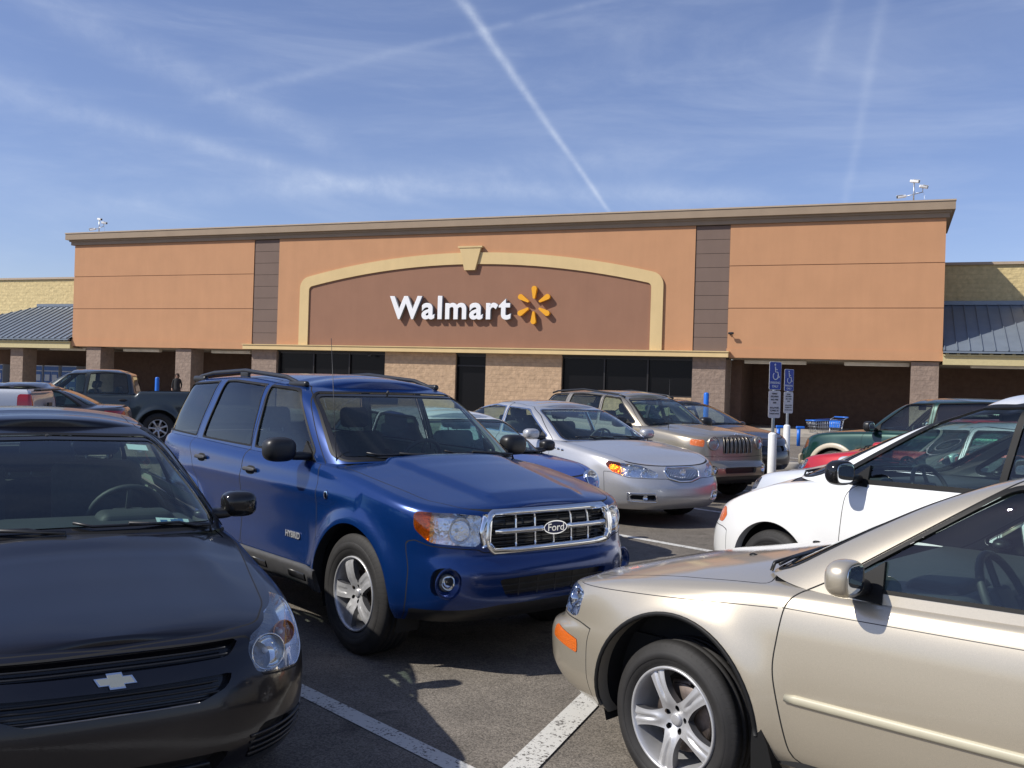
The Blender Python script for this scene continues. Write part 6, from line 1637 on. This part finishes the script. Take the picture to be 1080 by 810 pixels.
def suv_g_extra(c):
    for sd in (1, -1):
        for ax in (0, -2.83):
            m = MB(); pts = []
            for k in range(27):
                a = math.pi * (-.04 + 1.08 * k / 26); pts.append(c.B.at_xz(ax + .445 * math.cos(a), .365 + .445 * math.sin(a), sd))
            strip(m, pts, .085, .018); m.build('arch_flare', M['pt_tan'], c.root)
        m = MB(); pts = [c.B.at_xz(.82 - .36 * k / 8, .40, sd) for k in range(9)]; strip(m, pts, .22, .02); m.build('lower_panel', M['pt_tan'], c.root)
        m = MB(); pts = [c.B.at_xz(-.48 - 1.9 * k / 20, .42, sd) for k in range(21)]; strip(m, pts, .24, .015); m.build('lower_panel', M['pt_tan'], c.root)
    m = MB(); front_strip(m, c, [(-.86, .52), (.86, .52)], .20, .05, n=24); m.build('bumper_bar', M['pt_tan'], c.root)
explorer = auto(dict(name='parked_suv', label='dark green utility vehicle with tan wheel arch trim beside the shopping cart', cat='car', group='cars parked in the lot', loc=(6.17, 17.1), yaw=2.30, lod=.8, paint=M['pt_green'],
    FO=.82, RO=1.1, wb=2.83, W=.89, zb=.30, zfront=.93, belt_f=1.08, belt_r=1.12, zdeck=1.13, x_cowl=-.40, x_head=-1.05, x_roofend=-3.6, x_back=-3.85, z_head=1.58, z_roof=1.68, z_end=1.62, z_cowl=1.10, tumble=.16, nf=4.2, nr=5, cnf=5.5, cnr=6,
    tyre=(.365, .2, .235, 'bg7'), arch_r=.42,
    zc=[(.82, .93), (.7, .97), (.3, 1.04), (0, 1.075), (-.4, 1.11), (-3.9, 1.13)],
    mirror=dict(loc=(-.70, .88, 1.17), size=(.08, .11, .085), mat=M['black']), roof_mat=None,
    windows=std_windows([(-.66, 1.12), (-1.18, 1.55), (-2.4, 1.61), (-3.5, 1.57), (-3.7, 1.17)], [(-1.6, -1.65, .05), (-2.6, -2.6, .06)], privacy=True, rglass=M['privacy']),
    doors=[dict(poly=[(-.50, .40), (-.50, 1.02), (-.62, 1.12), (-1.16, 1.61), (-1.62, 1.63), (-1.62, .40)], handle=(-1.48, .96)), dict(poly=[(-1.63, .40), (-1.63, 1.63), (-2.58, 1.63), (-2.6, 1.0), (-2.42, .78), (-2.3, .40)], handle=(-2.4, .98))],
    regions=simple_regions([(.50, .72), (.50, .87), (.93, .88), (.97, .76), (.85, .72)], [(-.1, .72), (.42, .72), (.44, .86), (-.1, .87)], [(.70, .80), (.70, 1.05), (.95, 1.05), (.95, .8)], amber=lambda S: (lambda p: .84 - p.uv[:, 0])),
    interior=dict(cowl=-.5, back=-3.7, belt=1.11, mat=M['cabin_grey'], rear_x=-2.6), extra=suv_g_extra))
def pickup_spec(**k):
    d = dict(name='parked_pickup', cat='pickup truck', group='cars parked in the lot', lod=.7, FO=.85, RO=1.10, wb=3.20, W=.925, zb=.34, zfront=1.02, belt_f=1.14, belt_r=1.16, zdeck=1.17,
        x_cowl=-.38, x_head=-1.05, x_roofend=-2.52, x_back=-2.66, z_head=1.66, z_roof=1.765, z_end=1.70, z_cowl=1.16, tumble=.15, nf=4.2, nr=9, bxb=-4.15, cnf=5.5, cnr=8, cxb=-2.35, tyre=(.38, .225, .245, 'bg7'), arch_r=.46,
        zrim=[(.85, 1.0), (.5, 1.03), (0, 1.09), (-.4, 1.14), (-2.65, 1.165), (-2.75, 1.25), (-4.3, 1.27)], zc=[(.85, 1.0), (.6, 1.05), (0, 1.12), (-.38, 1.16), (-2.65, 1.165), (-2.75, 1.25), (-4.3, 1.27)],
        zbot=[(.85, .36), (.3, .34), (-2.7, .36), (-3.2, .46), (-4.3, .50)],
        arch=[(0, .38, .465, .045, .07), (-3.2, .38, .465, .045, .07)],
        mirror=dict(loc=(-.72, .92, 1.25), size=(.09, .12, .09), mat=M['black']), handle_mat=M['black'],
        windows=std_windows([(-.68, 1.185), (-1.16, 1.62), (-2.0, 1.68), (-2.42, 1.655), (-2.50, 1.20)], [(-1.55, -1.60, .05)], rw=((0, .12), (.80, .12), (.78, .85), (0, .85))),
        doors=[dict(poly=[(-.50, .46), (-.50, 1.06), (-.62, 1.18), (-1.16, 1.69), (-1.58, 1.71), (-1.58, .46)], handle=(-1.42, 1.03)), dict(poly=[(-1.59, .46), (-1.60, 1.71), (-2.53, 1.71), (-2.56, 1.1), (-2.54, .46)], handle=(-2.40, 1.04))],
        regions=simple_regions([(.52, .78), (.52, .94), (.95, .95), (.93, .80)], [(-.1, .76), (.44, .76), (.46, .96), (-.1, .96)]) + [
            dict(name='tail_light', kind='lamp', mat=M['red_lens'], f=lambda S: F_sz([(.80, .92), (.80, 1.20), (1.10, 1.20), (1.10, .92)], .03, rear=S.S)),
            dict(name='tailgate', kind='panel', f=lambda S: F_sz([(-.5, .66), (.74, .66), (.74, 1.235), (-.5, 1.235)], .02, rear=S.S)),
            dict(name='truck_bed', kind='recess', depth=.45, down=True, back=M['dark'], wall=M['black'], f=lambda S: F_plan([(-2.76, 0), (-2.76, .80), (-4.22, .80), (-4.22, 0)], .03, 1.01))],
        interior=dict(cowl=-.48, back=-2.6, belt=1.17, mat=M['cabin_dark'], rear_x=-2.15, seat_x=-1.5))
    d.update(k); return auto(d)
def gate_extra(c):
    m = MB(); x = c.B.xrm - .005; m.sbox((x, 0, 1.02), (.03, .26, .10), .012); m.build('gate_handle', M['black'], c.root)
    m = MB(); m.sbox((x + .03, 0, 1.262), (.10, 1.5, .03), .012); m.build('gate_cap', M['black'], c.root)
frontier = pickup_spec(label='dark slate crew cab pickup truck, farther of the two pickups, near the store', loc=(-11.74, 23.15), yaw=3.40, paint=M['pt_slate'], extra=gate_extra)
whitep = pickup_spec(label='pale silver pickup truck with red tail light at the left edge', loc=(-12.1, 14.75), yaw=3.40, scale=1.08, paint=M['pt_silver2'], extra=gate_extra)
char = sedan_spec(label='charcoal sedan parked between the pale pickup and the slate pickup truck', loc=(-10.95, 17.7), yaw=3.40, paint=M['pt_char'])
BG = [mini, silver2, red, dark, explorer, frontier, whitep, char]
for _s in HERO + BG: build_car(_s)
# ------------------------------------------------------------------ person walking by the store
def person(loc, rz):
    J = dict(pel=(0, 0, .88), wst=(0, 0, 1.03), chs=(0, 0, 1.22), shl=(0, 0, 1.34), nck=(.0, 0, 1.40), hd0=(.01, 0, 1.46), hd1=(.015, 0, 1.56))
    V = []; E_ = []; Rr = []; idx = {}
    def v(n, p, r, par=None):
        idx[n] = len(V); V.append(p); Rr.append(r)
        if par: E_.append((idx[par], idx[n]))
    v('pel', (0, 0, .86), (.13, .16)); v('wst', (0, 0, 1.02), (.105, .135), 'pel'); v('chs', (0, 0, 1.20), (.115, .155), 'wst'); v('shl', (0, 0, 1.31), (.09, .13), 'chs')
    v('nck', (0, 0, 1.385), (.048, .05), 'shl'); v('hd0', (.015, 0, 1.44), (.062, .058), 'nck'); v('hd1', (.02, 0, 1.52), (.088, .072), 'hd0'); v('hd2', (.012, 0, 1.58), (.066, .056), 'hd1')
    for s, st in ((1, .16), (-1, -.14)):
        k = 'l' if s > 0 else 'r'
        v(k + 'hip', (0, s * .09, .80), (.09, .09), 'pel'); v(k + 'kn', (st * .5 + .02, s * .10, .45), (.058, .058), k + 'hip'); v(k + 'an', (st - .02, s * .10, .09), (.038, .038), k + 'kn'); v(k + 'to', (st + .13, s * .11, .035), (.03, .042), k + 'an')
        v(k + 'sh', (0, s * .17, 1.31), (.055, .055), 'shl'); v(k + 'el', (-.03 - st * .3, s * .225, 1.06), (.042, .042), k + 'sh'); v(k + 'wr', (.09 - st * .4, s * .215, .86), (.028, .028), k + 'el'); v(k + 'hn', (.12 - st * .4, s * .21, .80), (.022, .036), k + 'wr')
        for f in range(4): v(k + 'f%d' % f, (.10 - st * .4 + f * .018, s * .205, .725 + abs(f - 1.5) * .008), (.009, .009), k + 'hn')
        v(k + 'th', (.15 - st * .4, s * .19, .765), (.010, .010), k + 'hn')
    me = bpy.data.meshes.new('person'); me.from_pydata(V, E_, []); o = bpy.data.objects.new('person', me); COL.objects.link(o)
    md = o.modifiers.new('s', 'SKIN'); 
    for i, r in enumerate(Rr): me.skin_vertices[0].data[i].radius = r
    me.skin_vertices[0].data[0].use_root = True
    o.modifiers.new('b', 'SUBSURF').levels = 2; o.modifiers['b'].render_levels = 2
    bpy.context.view_layer.update()
    m2 = bpy.data.meshes.new_from_object(o.evaluated_get(bpy.context.evaluated_depsgraph_get())); bpy.data.objects.remove(o)
    skin = simple('skin', (.42, .25, .18), .5); coat = simple('black_coat', (.014, .014, .016), .85); trou = simple('dark_trousers', (.03, .03, .04), .85); hair = simple('brown_hair', (.05, .028, .018), .7, bump=.6, bscale=70)
    p = bpy.data.objects.new('person', m2); COL.objects.link(p)
    for mt in (skin, coat, trou): m2.materials.append(mt)
    for f in m2.polygons:
        c = f.center; f.use_smooth = True
        hand = c.z < .87 and abs(c.y) > .165
        f.material_index = 0 if (c.z > 1.405 or hand) else (1 if c.z > .74 or c.z < .07 else 2)
    m = MB(); m.ellipsoid((-.02, 0, 1.55), (.105, .105, .105), nu=20, nv=14); m.ellipsoid((-.05, 0, 1.46), (.07, .10, .11), nu=16, nv=10)
    rr = random.Random(3)
    for k in range(46):
        a, b = rr.uniform(0, 6.28), rr.uniform(-.5, 1.4)
        x, y, z = .095 * math.cos(a) * math.cos(b) - .025, .10 * math.sin(a) * math.cos(b), 1.54 + .10 * math.sin(b)
        if x < .045 or z > 1.59: m.ellipsoid((x, y, z), (.026, .026, .030), nu=8, nv=6)
    m.build('hair', hair, p)
    m = MB(); m.ellipsoid((.104, 0, 1.495), (.014, .010, .018), nu=10, nv=8); 
    for s in (-1, 1): m.ellipsoid((.010, s * .074, 1.50), (.016, .008, .026), nu=10, nv=8)
    m.build('nose_and_ears', skin, p)
    m = MB()
    for s in (-1, 1): m.ellipsoid((.094, s * .030, 1.518), (.008, .012, .007), nu=8, nv=6)
    m.ellipsoid((.098, 0, 1.462), (.006, .020, .006), nu=8, nv=6); m.build('eyes_and_mouth', simple('face_dark', (.10, .03, .03), .4), p)
    m = MB(); m.lathe([(.125, 1.34), (.165, 1.18), (.155, 1.02), (.19, .84), (.215, .72), (.205, .715)], 20); m.v = [(x * .82, y, z) for x, y, z in m.v]; m.build('coat', coat, p)
    p.location = loc; p.rotation_euler = (0, 0, rz); return p
pp_ = person(fp(9.5, -2.2, .14), FA + R(-60)); tag(pp_, 'person with curly brown hair in a black coat beside the tall blue bollard', 'person')
# ------------------------------------------------------------------ bare trees beyond the left wing
M['bark'] = simple('bark', (.09, .07, .06), .9, var=.2, vscale=4)
def bare_tree(loc, h, seed, lab):
    r = random.Random(seed); t = MB(); c = MB()
    def br(p, d, L, rad, lv, mb):
        pts = [p]; q = p; dd = d.copy()
        for k in range(3):
            dd = (dd + Vector((r.uniform(-.2, .2), r.uniform(-.2, .2), r.uniform(-.05, .15)))).normalized(); q = q + dd * L / 3; pts.append(q)
        mb.tube(pts, [rad, rad * .85, rad * .7, rad * .5], 5 if lv < 2 else 3, cap=False)
        if lv < 4:
            for k in range(5 if lv < 3 else 4):
                a = pts[r.choice((1, 2, 3, 3))]; nd = (dd + Vector((r.uniform(-.9, .9), r.uniform(-.9, .9), r.uniform(-.2, .7)))).normalized()
                br(a, nd, L * r.uniform(.5, .72), rad * .45, lv + 1, c)
    br(Vector((0, 0, 0)), Vector((0, 0, 1)), h * .42, h * .022, 0, t)
    e = empty('bare_tree', loc); tag(e, lab, 'tree', 'bare trees beyond the store'); t.build('trunk', M['bark'], e); c.build('crown', M['bark'], e)
bare_tree((-46, 92, 0), 11.0, 5, 'bare leafless treetop showing above the yellow wing, wider of the two'); bare_tree((-40, 94, 0), 10.6, 9, 'bare leafless treetop just left of the orange facade, narrower of the two')
